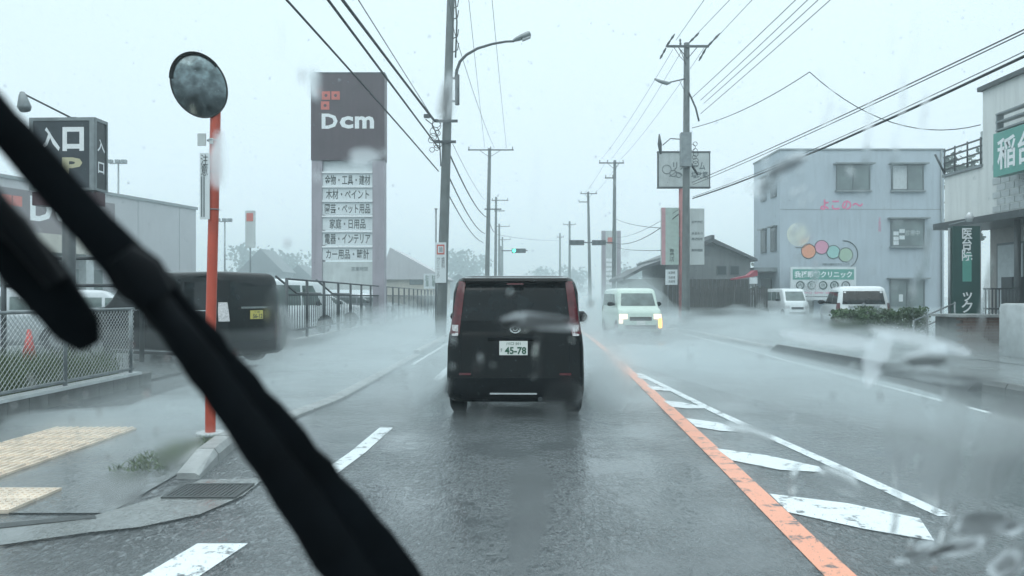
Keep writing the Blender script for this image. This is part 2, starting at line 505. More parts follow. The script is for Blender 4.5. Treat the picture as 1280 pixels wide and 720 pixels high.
def ystops(a, b, step0=1.5):
    ys = [a]; s = step0
    while ys[-1] < b - 1e-6:
        s = step0 if ys[-1] < 25 else max(step0, ys[-1] * 0.12)
        ys.append(min(b, ys[-1] + s))
    return ys
def strip(mb, lf, rf, y0, y1, z, step=1.5):
    ys = ystops(y0, y1, step)
    vs = []; fs = []
    for y in ys:
        vs += [(lf(y), y, z), (rf(y), y, z)]
    for i in range(len(ys) - 1):
        fs.append((2 * i, 2 * i + 1, 2 * i + 3, 2 * i + 2))
    return mb.add(vs, fs)

struct('ground', MB().add([(-900, -60, -0.02), (900, -60, -0.02), (900, 1500, -0.02), (-900, 1500, -0.02)], [(0, 1, 2, 3)]), M_ground)
mb = MB()
strip(mb, lambda y: curve_x(LKERB, y) - (8 if y < 5.0 else 0.3), lambda y: curve_x(RKERB, y) + 0.3, -20, 400, 0.0)
struct('road', mb, M_road)
# markings
mb = MB(); strip(mb, lambda y: curve_x(ORANGE, y) - 0.085, lambda y: curve_x(ORANGE, y) + 0.085, 3.75, 120, 0.004)
struct('orange_centre_line', mb, M_orange)
mb = MB(); strip(mb, lambda y: curve_x(WLINE, y) - 0.06, lambda y: curve_x(WLINE, y) + 0.06, 4.95, 14.2, 0.004)
struct('white_median_line', mb, M_white)
mb = MB()
strip(mb, lambda y: curve_x(REDGE, y) - 0.05, lambda y: curve_x(REDGE, y) + 0.05, 8, 120, 0.004)
struct('white_edge_line', mb, M_white)
def quad(pts, z=0.006):
    return MB().add([(x, y, z) for x, y in pts], [tuple(range(len(pts)))])
hat = [
    [(962, 618), (1060, 630), (1150, 649), (1168, 677), (1080, 662), (985, 641)],
    [(895, 561), (960, 570), (1024, 584), (1030, 591), (975, 588), (915, 576)],
    [(857, 523), (900, 529), (931, 538), (930, 541), (900, 539), (870, 534)],
    [(829, 501), (852, 503), (876, 508), (880, 511), (858, 511), (840, 509)],
    [(808, 482), (822, 483.5), (836, 487), (838, 489), (826, 488.5), (816, 487.5)],
    [(795, 470), (806, 471.5), (815, 474), (808, 474.2), (800, 473.5)],
]
for h in hat:
    q = quad([G(*p) for p in h]); o = struct('white_hatch_bar', q, M_white)
mb = MB(); strip(mb, lambda y: curve_x(LDASH, y) - 0.15, lambda y: curve_x(LDASH, y) + 0.15, 2.4, 4.4, 0.004, 0.5)
struct('white_broad_dash', mb, M_white)
for a, b in ((5.5, 8.3), (13.0, 16.5), (21, 25), (30, 34), (40, 45)):
    mb = MB(); strip(mb, lambda y: curve_x(LDASH, y) - 0.075, lambda y: curve_x(LDASH, y) + 0.075, a, b, 0.004)
    struct('white_lane_dash', mb, M_white)
mb = MB(); strip(mb, lambda y: curve_x(LKERB, y) + 0.14, lambda y: curve_x(LKERB, y) + 0.22, 16, 120, 0.004)
struct('white_kerbside_line', mb, M_white)

# left sidewalk with dropped front, kerb stones
mb = MB(); strip(mb, lambda y: -6.2, lambda y: curve_x(LKERB, y) - 0.18, 5.0, 300, 0.010)
struct('left_sidewalk', mb, M_walk)
kl = bpy.data.objects.new('left_kerb', None); COL.objects.link(kl); kl['kind'] = 'structure'
def kerb_stone(parent, fn, y0, y1, h0, h1, wdt, side, m, g=0.012):
    a = Vector((fn(y0 + g), y0 + g, 0)); b = Vector((fn(y1 - g), y1 - g, 0))
    dx = -side * wdt
    bev = 0.035 * side
    sec = lambda p, h: [(p.x, p.y, -0.01), (p.x, p.y, h * 0.6), (p.x - bev, p.y, h), (p.x + dx, p.y, h), (p.x + dx, p.y, -0.01)]
    vs = sec(a, h0) + sec(b, h1)
    fs = [(0, 1, 2, 3, 4), (9, 8, 7, 6, 5)] + [(i, i + 5, (i + 1) % 5 + 5, (i + 1) % 5) for i in range(5)]
    MB().add(vs, fs).build('kerb_stone', m, parent)
y = 5.95
lf = lambda y: curve_x(LKERB, y)
while y < 60:
    n = 0.6 if y < 24 else (1.2 if y < 36 else 3.0)
    raised = y < 8.3 or y > 18.5
    h = 0.13 if raised else 0.045
    h0 = 0.05 if y < 6.0 else h
    kerb_stone(kl, lf, y, y + n, h0, h, 0.18, 1, M_conc)
    y += n
mb = MB()
strip(mb, lambda y: lf(y) - 0.18, lambda y: lf(y), 60, 300, 0.12)
mb.build('kerb_run', M_conc, kl)
# pale gutter apron that bends into the side entrance
ap = [G(0, 684), G(110, 668), G(175, 661), G(250, 645), G(303, 622), G(330, 600)]
ap2 = [G(0, 655), G(70, 650), G(120, 646), G(170, 632), G(215, 618), G(252, 601)]
vs = [(x, y, 0.006) for x, y in ap] + [(x, y, 0.006) for x, y in ap2]
n = len(ap)
struct('gutter_apron', MB().add([(a_, b_, 0.013) for a_, b_, _ in vs], [(i, i + 1, n + i + 1, n + i) for i in range(n - 1)]), wet_road('wet_apron_concrete', (0.09, 0.098, 0.095), (0.15, 0.16, 0.152), 0.12, 0.34, 0.3))
struct('gutter_slot', MB().add([(*G(0, 663), 0.017), (*G(121, 650), 0.017), (*G(118, 646.5), 0.017), (*G(0, 657), 0.017)], [(0, 1, 2, 3)]), M_grate)

# tactile paving tiles
tp = bpy.data.objects.new('tactile_paving', None); COL.objects.link(tp); tp['kind'] = 'structure'
def tile_mesh(kind):
    m = MB(); m.box(-0.146, 0.146, -0.146, 0.146, -0.02, 0.008)
    if kind == 'bar':
        for k in range(4):
            x = -0.108 + 0.072 * k
            m.prism([(x - 0.018, 0.008), (x - 0.014, 0.026), (x + 0.014, 0.026), (x + 0.018, 0.008)], 1, -0.13, 0.13)
    else:
        for i in range(5):
            for j in range(5):
                m.tube([(-0.112 + 0.056 * i, -0.112 + 0.056 * j, 0.008), (-0.112 + 0.056 * i, -0.112 + 0.056 * j, 0.016)], [0.014, 0.009], 6)
    return m
tb = tile_mesh('bar').build('tile', M_tact, tp, (-4.28, 8.0, 0.020))
td = tile_mesh('dot').build('tile', M_tact, tp, (-3.55, 5.45, 0.020))
rng = random.Random(3)
for r_ in range(18):
    for c in range(3):
        yy = 8.0 - 0.3 * r_; xx = -4.28 - 0.3 * c
        if (r_, c) == (0, 0): continue
        if r_ > 5 and c == 0: xx = xx
        o = share(tb, tp, (xx + 0.0, yy, 0.020 + rng.uniform(-0.002, 0.002)), 'tile')
for i in range(5):
    for j in range(2):
        if (i, j) == (0, 0): continue
        share(td, tp, (-3.55 - 0.3 * i, 5.45 - 0.3 * j, 0.020 + rng.uniform(-0.002, 0.002)), 'tile')

# drain grate
dg = thing('drain_grate', 'dark iron drain grate set in the gutter below the red mirror pole', 'drain', (-2.27, 5.55, 0.008))
mb = MB(); mb.box(-0.27, 0.27, -0.2, -0.17, 0, 0.015); mb.box(-0.27, 0.27, 0.17, 0.2, 0, 0.015); mb.box(-0.27, -0.24, -0.17, 0.17, 0, 0.015); mb.box(0.24, 0.27, -0.17, 0.17, 0, 0.015)
mb.build('frame', M_grate, dg)
mb = MB()
for k in range(15): mb.box(-0.225 + 0.032 * k - 0.008, -0.225 + 0.032 * k + 0.008, -0.168, 0.168, 0.002, 0.012)
mb.box(-0.238, 0.238, -0.165, 0.165, 0.0, 0.0015)
mb.build('bars', M_grate, dg)['kind'] = 'stuff'

# car park behind its low retaining wall, left
mb = MB().add([(-80, -5, 0.15), (-6.3, -5, 0.15), (-6.3, 12.2, 0.15), (-80, 12.2, 0.15)], [(0, 1, 2, 3)])
mb.add([(-80, 19.5, 0.15), (-6.3, 19.5, 0.15), (-6.3, 120, 0.15), (-80, 120, 0.15)], [(0, 1, 2, 3)])
mb.add([(-6.3, 12.2, 0.036), (-6.3, 19.5, 0.036), (-9.5, 19.5, 0.15), (-9.5, 12.2, 0.15)], [(0, 1, 2, 3)])
mb.add([(-80, 12.2, 0.15), (-9.5, 12.2, 0.15), (-9.5, 19.5, 0.15), (-80, 19.5, 0.15)], [(0, 1, 2, 3)])
struct('car_park_ground', mb, M_lot)
rw = bpy.data.objects.new('retaining_wall', None); COL.objects.link(rw)
tag(rw, 'low dark concrete block wall under the chain link fence', 'wall')
y = 3.0
while y < 12.1:
    MB().box(-6.25, -6.08, y + 0.004, y + 0.391, -0.01, 0.20).build('block', M_concd, rw)
    y += 0.395
MB().box(-6.27, -6.06, 3.0, 12.12, 0.202, 0.245).build('coping', M_conl, rw)
rw2 = MB().box(-6.25, -6.05, 19.5, 70, -0.01, 0.28).build('retaining_kerb', M_conc)
tag(rw2, 'long low concrete kerb wall under the far pipe fence', 'wall')

# right sidewalk and kerb
mb = MB(); strip(mb, lambda y: curve_x(RKERB, y) + 0.16, lambda y: curve_x(RKERB, y) + 3.0, -8, 300, 0.10)
struct('right_sidewalk', mb, M_walk)
kr = bpy.data.objects.new('right_kerb', None); COL.objects.link(kr); kr['kind'] = 'structure'
rf = lambda y: curve_x(RKERB, y)
y = 5.0
while y < 60:
    n = 0.6 if y < 24 else (1.2 if y < 36 else 3.0)
    hgt = 0.18 if 10 < y < 20 else 0.11
    kerb_stone(kr, rf, y, y + n, hgt, hgt, 0.16, -1, M_concd if 10 < y < 20.2 else M_conc)
    y += n
mb = MB(); mb.add([(10.2, -5, 0.11), (60, -5, 0.11), (60, 60, 0.11), (10.2, 60, 0.11)], [(0, 1, 2, 3)])
struct('forecourt', mb, M_lot)
# black rubber ramp strip lying along the kerb
mb = MB()
for k in range(9):
    y0 = 11.5 + 0.92 * k; y1 = y0 + 0.9
    x0 = curve_x(RKERB, y0) - 0.02; x1 = curve_x(RKERB, y1) - 0.02
    mb.add([(x0, y0, 0.20), (x0 - 0.24, y0, 0.004), (x0, y0, 0.004), (x1, y1, 0.20), (x1 - 0.24, y1, 0.004), (x1, y1, 0.004)],
           [(0, 2, 1), (3, 4, 5), (0, 1, 4, 3), (1, 2, 5, 4), (0, 3, 5, 2)])
kb = mb.build('kerb_ramp', M_rubber)
tag(kb, 'long dark rubber ramp lying against the kerb on the far side of the oncoming lane', 'kerb ramp')

# ------------------------------------------------------------------ utility poles and wires
def utility_pole(loc, h, r0, r1, label, arms, lean=(0.0, 0.0), extra=None, mat_=None):
    """arms: list of (z, x0, x1, n_insulators)"""
    t = thing('utility_pole', label, 'utility pole', loc, 0, 'utility poles along the street')
    mb = MB()
    pts = [(lean[0] * k / 8, lean[1] * k / 8, h * k / 8) for k in range(9)]
    mb.tube(pts, [r0 + (r1 - r0) * k / 8 for k in range(9)], 14)
    mb.build('pole', mat_ or M_pole, t, sharp=40)
    for (z, x0, x1, ni) in arms:
        ox = lean[0] * z / h
        a = MB(); a.box(ox + x0, ox + x1, -r1 - 0.09, -r1 + 0.0, z - 0.045, z + 0.045)
        if abs(x0) > 0.5 and abs(x1) > 0.5:
            a.tube([(ox + x0 * 0.45, -r1 - 0.05, z - 0.04), (ox, -r1 - 0.02, z - 0.55)], 0.02, 6)
            a.tube([(ox + x1 * 0.45, -r1 - 0.05, z - 0.04), (ox, -r1 - 0.02, z - 0.55)], 0.02, 6)
        ao = a.build('crossarm', M_dsteel, t)
        for i in range(ni):
            x = ox + x0 + 0.08 + (x1 - x0 - 0.16) * (i / max(1, ni - 1))
            MB().tube([(x, -r1 - 0.045, z + 0.04), (x, -r1 - 0.045, z + 0.09), (x, -r1 - 0.045, z + 0.12), (x, -r1 - 0.045, z + 0.2), (x, -r1 - 0.045, z + 0.26)],
                      [0.02, 0.045, 0.03, 0.05, 0.02], 8).build('insulator', M_concd, ao)
    return t

LP1 = A(551, 421, 27.2); LP1.z = 0.03
p1 = utility_pole(tuple(LP1), 14.5, 0.20, 0.13, 'tall utility pole carrying the curved street lamp and a clinic sign, beside the black car',
                  [(7.86, -0.42, 0.40, 0), (7.10, -0.42, 0.36, 0), (13.4, -0.9, 0.9, 3)], lean=(0.43, 0))
# band of fittings and cable bundle on pole
mb = MB()
rr = random.Random(5)
for k in range(9):
    zc = 7.75 - 0.12 * k + rr.uniform(-0.05, 0.05)
    mb.ring((-0.15 + rr.uniform(-0.18, 0.08), -0.22, zc), rr.uniform(0.09, 0.17), 0.012, 'y', 14, 5)
mb.tube([(-0.55, -0.05, 7.95), (-0.3, -0.1, 7.75), (-0.02, -0.2, 7.1), (0.02, -0.22, 6.2)], 0.022, 6)
mb.build('cable_coil', M_wire, p1)
MB().box(-0.62, -0.40, -0.08, 0.08, 8.02, 8.14).build('splice_box', M_dsteel, p1)
mb = MB()
for z in (10.4, 10.9, 11.6, 12.0): mb.tube([(0.42, -0.05, z), (0.62, -0.05, z + 0.1), (0.66, -0.05, z + 0.35)], 0.02, 6)
mb.tube([(0.55, -0.1, 10.2), (0.60, -0.1, 11.5), (0.52, -0.1, 12.6)], 0.03, 6)
mb.build('cable_bracket', M_dsteel, p1)
# sign plates wrapped on the pole
pl = MB().box(-0.18, 0.22, -0.27, -0.22, 1.95, 3.42).build('clinic_plate', M_sign, p1)
MB().box(-0.12, 0.16, -0.278, -0.272, 2.98, 3.34).build('red_frame', M_redlogo, pl)
MB().box(-0.08, 0.12, -0.284, -0.279, 3.04, 3.28).build('frame_ground', M_sign, pl)
lettering('歯', pl, 0.03, 3.16, 0.14, 0.19, -0.288, M_ink)
lettering('歯科', pl, 0.11, 2.68, 0.12, 0.42, -0.274, M_ink, vertical=True)
lettering('クリニック', pl, -0.07, 2.50, 0.12, 0.76, -0.274, M_ink, vertical=True)

# street lamp on the left pole: its own thing
sl = thing('street_lamp', 'curved-arm street lamp clamped high on the tall left utility pole', 'street lamp', (LP1.x + 0.42, LP1.y - 0.1, 8.75))
MB().tube([(0.19, 0, -0.25), (0.19, 0, 0.85)], 0.085, 10).build('bracket_tube', M_dsteel, sl)
mb = MB()
for z in (-0.12, 0.72): MB().box(-0.14, 0.24, -0.04, 0.04, z - 0.03, z + 0.03).build('clamp', M_dsteel, sl)
arm = [A(570, 97, 27.1), A(571, 88, 27.1), A(575, 77, 27.1), A(583, 68.5, 27.1), A(597, 60.5, 27.1), A(615, 55, 27.1), A(632, 52, 27.1), A(643, 51.5, 27.1)]
arm = [p - Vector(sl.location) for p in arm]
MB().tube(arm, [0.06, 0.058, 0.055, 0.052, 0.05, 0.045, 0.042, 0.04], 10).build('arm', M_dsteel, sl, sharp=60)
hd = A(652, 46.5, 27.1) - Vector(sl.location)
Mh = Matrix.Translation(hd) @ Matrix.Rotation(R(-22), 4, 'Y')
mb = MB()
secs = [(-0.34, 0.05, 0.04), (-0.25, 0.09, 0.07), (-0.05, 0.14, 0.10), (0.25, 0.15, 0.12), (0.34, 0.13, 0.09)]
vs = []; fs = []
for x, hw, hh in secs:
    for a in range(10):
        an = 2 * PI * a / 10
        vs.append(Mh @ Vector((x, hw * math.cos(an), hh * math.sin(an))))
for i in range(len(secs) - 1):
    for a in range(10): fs.append((i * 10 + a, i * 10 + (a + 1) % 10, i * 10 + 10 + (a + 1) % 10, i * 10 + 10 + a))
fs += [tuple(reversed(range(10))), tuple(range(40, 50))]
mb.add(vs, fs, True); mb.build('lamp_head', M_steel, sl, sharp=50)
MB().box(-0.02, 0.30, -0.11, 0.11, -0.135, -0.10, Mh).build('lens', M_headoff, sl)

def at_base(px, d, z=0.0): return ((px - 640) / F * d, d, z)
utility_pole(at_base(608, 57), 12.9, 0.20, 0.12, 'second utility pole down the left side with a single crossarm at its top',
             [(12.75, -1.85 * 0.9, 1.85, 3), (8.2, -0.3, 1.0, 0)], lean=(0.25, 0))
utility_pole(at_base(619, 84), 12.8, 0.20, 0.12, 'third utility pole on the left, the first in the cluster by the green signal',
             [(12.4, -0.5, 1.4, 2), (11.2, -0.2, 1.0, 0)], lean=(0.1, 0))
utility_pole(at_base(624, 113), 12.6, 0.22, 0.14, 'fourth utility pole on the left, faded in the haze',
             [(12.2, -0.5, 1.6, 2)])
utility_pole(at_base(628, 140), 12.8, 0.22, 0.14, 'farthest and faintest utility pole on the left side of the street',
             [(12.3, -0.6, 1.6, 2)])
# right poles
RP1 = Vector(at_base(857, 33.2, 0.10))
p2 = utility_pole(tuple(RP1), 12.75, 0.19, 0.13, 'dark utility pole with a grey meter cabinet in front of the renovation sign',
                  [(12.55, -0.92, 0.95, 0), ], lean=(0.05, 0))
mb = MB()
for (a, b) in (((-0.9, -0.1, 12.55), (-0.62, -0.6, 12.95)), ((-0.9, -0.1, 12.5), (-1.05, 0.5, 12.2)), ((0.15, -0.1, 12.75), (0.45, -0.6, 13.0)),
               ((0.9, -0.1, 12.5), (1.35, -0.7, 12.95)), ((0.9, -0.05, 12.5), (0.75, 0.6, 12.15)), ((-0.25, -0.1, 12.6), (-0.28, -0.15, 12.9))):
    a = Vector(a); b = Vector(b); mb.tube([a, a.lerp(b, 0.3), a.lerp(b, 0.5), a.lerp(b, 0.75), b], [0.03, 0.055, 0.03, 0.055, 0.02], 7)
mb.tube([(-0.55, -0.15, 12.5), (-0.3, -0.18, 12.1), (0, -0.15, 11.8)], 0.015, 5)
mb.tube([(-0.35, -0.15, 12.5), (-0.2, -0.18, 12.2), (0, -0.15, 11.7)], 0.015, 5)
mb.build('strain_insulators', M_dsteel, p2)
MB().box(-0.30, 0.16, -0.46, -0.12, 7.25 - 0.1, 8.75 - 0.1).build('cabinet', M_steel, p2)
mb = MB()
for k in range(7): mb.ring((0.30 + rr.uniform(-0.08, 0.12), -0.15, 8.2 - 0.15 * k), rr.uniform(0.08, 0.14), 0.013, 'y', 12, 5)
mb.build('cable_coil', M_wire, p2)
MB().tube([(0.12, -0.1, 10.5), (0.2, -0.15, 10.3), (0.4, -0.2, 9.8), (0.55, -0.2, 9.2)], 0.04, 6).build('cable_terminal', M_wire, p2)
MB().tube([(0.1, -0.1, 7.5), (0.15, -0.15, 7.4), (0.5, -0.2, 6.8)], 0.05, 6).build('cable_terminal', M_wire, p2)
mb = MB(); mb.tube([(0, -0.1, 7.9 + .5), (-0.7, -0.1, 8.45), (-1.05, -0.1, 8.15)], 0.025, 6)
mb.tube([(-1.2, -0.1, 8.65), (-1.18, -0.1, 8.2), (-1.14, -0.1, 7.75)], [0.03, 0.10, 0.05], 8)
mb.build('bracket', M_dsteel, p2)
sl2 = thing('street_lamp', 'small slanting street lamp on the dark right utility pole, near its top', 'street lamp', (RP1.x, RP1.y - 0.1, 11.1))
MB().tube([(-0.05, 0, 0.12), (-0.75, 0, -0.04), (-0.85, 0, -0.03)], 0.03, 8).build('arm', M_dsteel, sl2)
MB().tube([(-0.28, 0, 0.02), (-0.02, 0, -0.55)], 0.012, 6).build('stay', M_dsteel, sl2)
MB().tube([(-0.7, 0, -0.06), (-0.85, 0, -0.08), (-1.15, 0, 0.0), (-1.42, 0, 0.12)], [0.04, 0.085, 0.075, 0.04], 10).build('lamp_head', M_steel, sl2)

utility_pole(at_base(767, 62, 0.1), 12.8, 0.20, 0.12, 'right utility pole standing by the oncoming van with a wide crossarm',
             [(12.55, -1.35, 0.75, 4), (11.3, -0.85, -0.1, 2)], lean=(0.1, 0))
utility_pole(at_base(738, 80), 12.8, 0.20, 0.12, 'right utility pole beyond the traffic signals, plain crossarm',
             [(12.6, -0.85, 0.95, 3), (11.7, -1.05, 0, 0)], lean=(-0.25, 0))
utility_pole(at_base(712, 112), 12.9, 0.22, 0.14, 'faint slim right utility pole, fourth along the street', [(12.4, -1.0, 0.9, 2)])
utility_pole(at_base(700, 133), 12.9, 0.22, 0.14, 'faintest right utility pole at the end of the street', [(12.2, -0.6, 0.7, 2)])

_wn = 0
def wire(a, b, r, label, sag=0.3, ext=None, n=14, wob=0.0):
    """a wire hanging from a to b; ext carries it past b by that fraction"""
    a = Vector(a); b = Vector(b)
    if ext: b = a + (b - a) * (1 + ext)
    pts = []
    for k in range(n + 1):
        t = k / n
        p = a.lerp(b, t); p.z -= sag * 4 * t * (1 - t)
        if wob: p.z += rr.uniform(-wob, wob)
        pts.append(p)
    o = MB().tube([p - a for p in pts], r, 5).build('overhead_wire', M_wire, None, a)
    return tag(o, label, 'wire', 'overhead wires')
lt = LP1
# left side: four lines from over the car to the left pole, and on down the street
wire(A(548, 214, 27.2), A(350, 0, 12), 0.022, 'lowest of the wires coming over the road to the left pole', -0.12, 0.9)
wire(A(549, 186, 27.2), A(410, 0, 13), 0.028, 'second lowest wire to the tall left pole', 0.0, 0.9)
wire(A(543, 152, 27.2), A(428, 0, 13.5), 0.034, 'thickest cable, ending at the coil on the left pole', 0.0, 0.9)
wire(A(545, 152, 27.2), A(432, 0, 13.2), 0.018, 'cable twisted along the thickest one to the left pole', 0.06, 0.9)
wire(A(540, 146, 27.2), A(448, 0, 15), 0.012, 'thin wire above the thick cables to the left pole', 0.0, 0.9)
wire(A(568, 40, 27.2), A(556, -30, 22), 0.012, 'thin wire leaving the frame beside the left pole', 0, 0.5)
wire(A(568, 40, 27.2), A(618, 185, 57), 0.012, 'thin wire from the left pole to the second pole top', 0.3)
wire(A(606, 185, 57), A(587, 0, 28), 0.011, 'first of two thin high lines passing right of the left pole', 0.3, 0.6)
wire(A(633, 184, 57), A(616, 0, 28), 0.011, 'second of two thin high lines, nearest the street centre', 0.3, 0.6)
wire(A(560, 188, 27.2), A(609, 272, 57), 0.03, 'uppermost drooping cable between the left pole and the second pole', 0.45)
wire(A(558, 214, 27.2), A(606, 292, 57), 0.026, 'middle drooping cable between the left pole and the second pole', 0.45)
wire(A(557, 236, 27.2), A(604, 303, 57), 0.022, 'lowest drooping cable between the left pole and the second pole', 0.4)
wire(A(566, 180, 27.2), A(606, 250, 57), 0.010, 'hairline wire above the drooping cables beyond the left pole', 0.2)
wire(A(612, 278, 57), A(620, 290, 84), 0.028, 'cable from the second left pole on to the third', 0.3)
# right side
wire(A(845, 50, 32.8), A(880, 0, 26), 0.012, 'left high line rising from the right pole crossarm', 0, 2.0)
wire(A(866, 48, 32.8), A(912, 0, 26.5), 0.012, 'middle high line rising from the right pole crossarm', 0, 2.0)
wire(A(893, 50, 32.8), A(940, 0, 26), 0.012, 'right high line rising from the right pole crossarm', 0, 2.0)
for (px0, py0, px1, nm) in ((864, 123, 990, 'topmost'), (876, 125, 1005, 'second'), (880, 129, 1018, 'third'), (876, 142, 1033, 'lowest')):
    wire(A(px0, py0, 33.0), A(px1, 0, 22), 0.013, nm + ' of the four parallel wires leaving the right pole up to the frame top', 0.1, 1.2)
wire(A(841, 62, 33.6), A(752, 199, 62), 0.010, 'left line from the right pole down to the next pole', 0.25)
wire(A(853, 62, 33.6), A(764, 199, 62), 0.010, 'middle line from the right pole down to the next pole', 0.25)
wire(A(880, 60, 33.6), A(776, 199, 62), 0.010, 'right line from the right pole down to the next pole', 0.3)
jn = A(1012, 90, 26)
wire(A(865, 160, 33), jn, 0.016, 'slack service wire from the right pole to the mid-air joint', 0.25)
wire(jn, A(1226, 156, 24.2), 0.016, 'drooping service wire from the mid-air joint to the white building', 0.85)
wire(A(865, 228, 33), A(1180, 80, 15), 0.014, 'upper thin wire slanting from the right pole to the far right', 0.1, 0.35)
wire(A(866, 231, 33), A(1180, 84, 15), 0.012, 'lower thin wire slanting close beneath its twin to the far right', 0.1, 0.35)
wire(A(866, 248, 33), A(1240, 78, 14), 0.030, 'thick black cable slanting from the right pole across to the top right', 0.25, 0.3, wob=0.006)
wire(A(866, 246, 33), A(1240, 72, 14), 0.010, 'thin wire lashed above the thick slanting black cable', 0.25, 0.3)
wire(A(848, 268, 33), A(768, 304, 62), 0.022, 'cable from behind the tall sign to the signal pole', 0.5)
wire(A(848, 262, 33), A(770, 297, 62), 0.012, 'thin wire from behind the tall sign to the signal pole', 0.3)
wire(A(826, 285, 34), A(768, 273, 62), 0.016, 'short wire between the signal pole and the tall sign', 0.15)
wire(A(826, 313, 34), A(768, 309, 62), 0.016, 'lowest short wire between the signal pole and the tall sign', 0.1)
wire(A(620, 293, 84), A(702, 300, 133), 0.02, 'faint wire crossing the street beyond the green signal', 0.3)
for k, (a, b, d0, d1, nm) in enumerate((((757, 202), (731, 241), 62, 80, 'left'), ((775, 201), (744, 241), 62, 80, 'right'))):
    wire(A(a[0], a[1], d0), A(b[0], b[1], d1), 0.010, nm + ' thin line between the two hazy right poles', 0.2)
# traffic signals
def signal(base, h, x_far, label, heads, lit=None, poleh=None):
    t = thing('traffic_signal', label, 'traffic signal', base)
    if poleh: MB().tube([(0, 0, 0), (0, 0, poleh)], [0.11, 0.08], 10).build('pole', M_steel, t)
    MB().tube([(0, 0, h), (x_far, 0, h + 0.02)], 0.05, 8).build('arm', M_dsteel, t)
    for hx, hw in heads:
        hdo = MB().box(hx - hw / 2, hx + hw / 2, -0.16, 0.04, h - 0.22, h + 0.20).build('signal_head', M_dsteel, t)
        for k in range(3):
            cx = hx - hw / 2 + hw * (k + 0.5) / 3
            on = lit is not None and k == lit
            MB().disc((cx, -0.18 if on else -0.17, h), 0.15, 1, 0.03, 16).build('lens', M_sigg if on else M_glass, hdo)
            v = MB(); v.ring((cx, -0.22, h), 0.165, 0.012, 'y', 12, 5, 0, PI); v.build('visor', M_dsteel, hdo)
    return t
signal(at_base(626, 72), 5.95, 2.6, 'traffic signal showing green over the left lane ahead', [(1.75, 1.35)], lit=0, poleh=6.4)
signal(at_base(768, 61.6), 5.98, -3.7, 'dark traffic signal arm reaching left from the right hazy pole, two unlit heads', [(-1.3, 1.15), (-3.15, 1.25)])
# light masts far left
def mast(base, h, label):
    t = thing('floodlight_mast', label, 'floodlight')
    t.location = base
    MB().tube([(0, 0, 0), (0, 0, h)], [0.12, 0.07], 8).build('pole', M_steel, t)
    MB().box(-0.75, 0.75, -0.05, 0.05, h - 0.04, h + 0.04).build('bar', M_steel, t)
    for x in (-0.65, 0.0, 0.55): MB().box(x - 0.2, x + 0.2, -0.25, 0.05, h + 0.04, h + 0.3).build('floodlight', M_steel, t)
mast(at_base(148, 64, 0.1), 12.9, 'floodlight mast with three lamps standing above the long store wall')
mast(at_base(281, 75, 0.1), 9.0, 'faint floodlight mast right of the store wall')

# ------------------------------------------------------------------ big signs, left
PX = -7.55; PY = 34.0
k = 34.0 / F
ps = thing('pylon_sign', 'tall dark purple store pylon with white product boards stacked below', 'pylon sign', (PX, PY, 0.15))
hw = 92 * k / 2
top = H0 + (371 - 92) * k - 0.15; mid = H0 + (371 - 200) * k - 0.15
MB().box(-hw, hw, 0, 0.7, mid, top).build('head_panel', M_purple, ps)
MB().box(-hw - 0.02, hw + 0.02, -0.02, 0.72, top + 0.002, top + 0.06).build('cap', M_dsteel, ps)
for x0, x1 in ((-hw + 0.02, -hw + 0.50), (hw - 0.56, hw - 0.02)):
    MB().box(x0, x1, 0.04, 0.66, 0, mid - 0.003).build('column', M_lilac, ps)
for ch, px_, py_, w_, h_ in (('D', 412.5, 151.5, 20, 19), ('c', 433.5, 153, 17, 15.5), ('m', 456, 153, 24, 15.5)):
    lettering(ch, ps, (px_ - 435) * k, H0 + (371 - py_) * k - 0.15, w_ * k, h_ * k, -0.008, M_winkl, bold=0.035)
for cx, cz in ((408, 119.5), (420, 119.5), (407, 132)):
    xx = (cx - 435) * k; zz = H0 + (371 - cz) * k - 0.15
    lg = MB().box(xx - 0.19, xx + 0.19, -0.03, 0.0, zz - 0.19, zz + 0.19).build('logo_square', M_redlogo, ps)
    MB().disc((xx, -0.034, zz), 0.07, 1, 0.008, 12).build('logo_hole', M_purple, lg)
# the gap between head and boards shows white sheet
rows = [('金物・工具・建材', 224, 58), ('木材・ペイント', 242, 55), ('園芸・ペット用品', 260, 58), ('家庭・日用品', 279, 46), ('電器・インテリア', 298, 58), ('カー用品・時計', 317, 55)]
bx0 = -hw + 0.503; bx1 = hw - 0.563
bc = (bx0 + bx1) / 2
zt = lambda py: H0 + (371 - py) * k - 0.15
MB().box(bx0, bx1, 0.25, 0.30, zt(215) + 0.01, mid - 0.003).build('blank_board', M_sign, ps)
for txt, py, wpx in rows:
    bo = MB().box(bx0, bx1, 0.10, 0.34, zt(py) - 8.0 * k, zt(py) + 7.6 * k)
    bo = bo.build('product_board', M_sign, ps)
    MB().box(bx0, bx1, 0.02, 0.34, zt(py) + 7.7 * k, zt(py) + 9.6 * k).build('board_lip', M_winkl, bo)
    lettering(txt, bo, bc, zt(py) - 0.5 * k, wpx * k * 0.98, 12.5 * k, 0.094, M_ink, bold=0.012)
MB().box(bx0, bx1, 0.12, 0.30, zt(362), zt(327)).build('lower_board', M_signg, ps)
lettering('営業時間', ps, bc + 0.55, zt(336), 0.75, 0.2, 0.114, M_inkg)

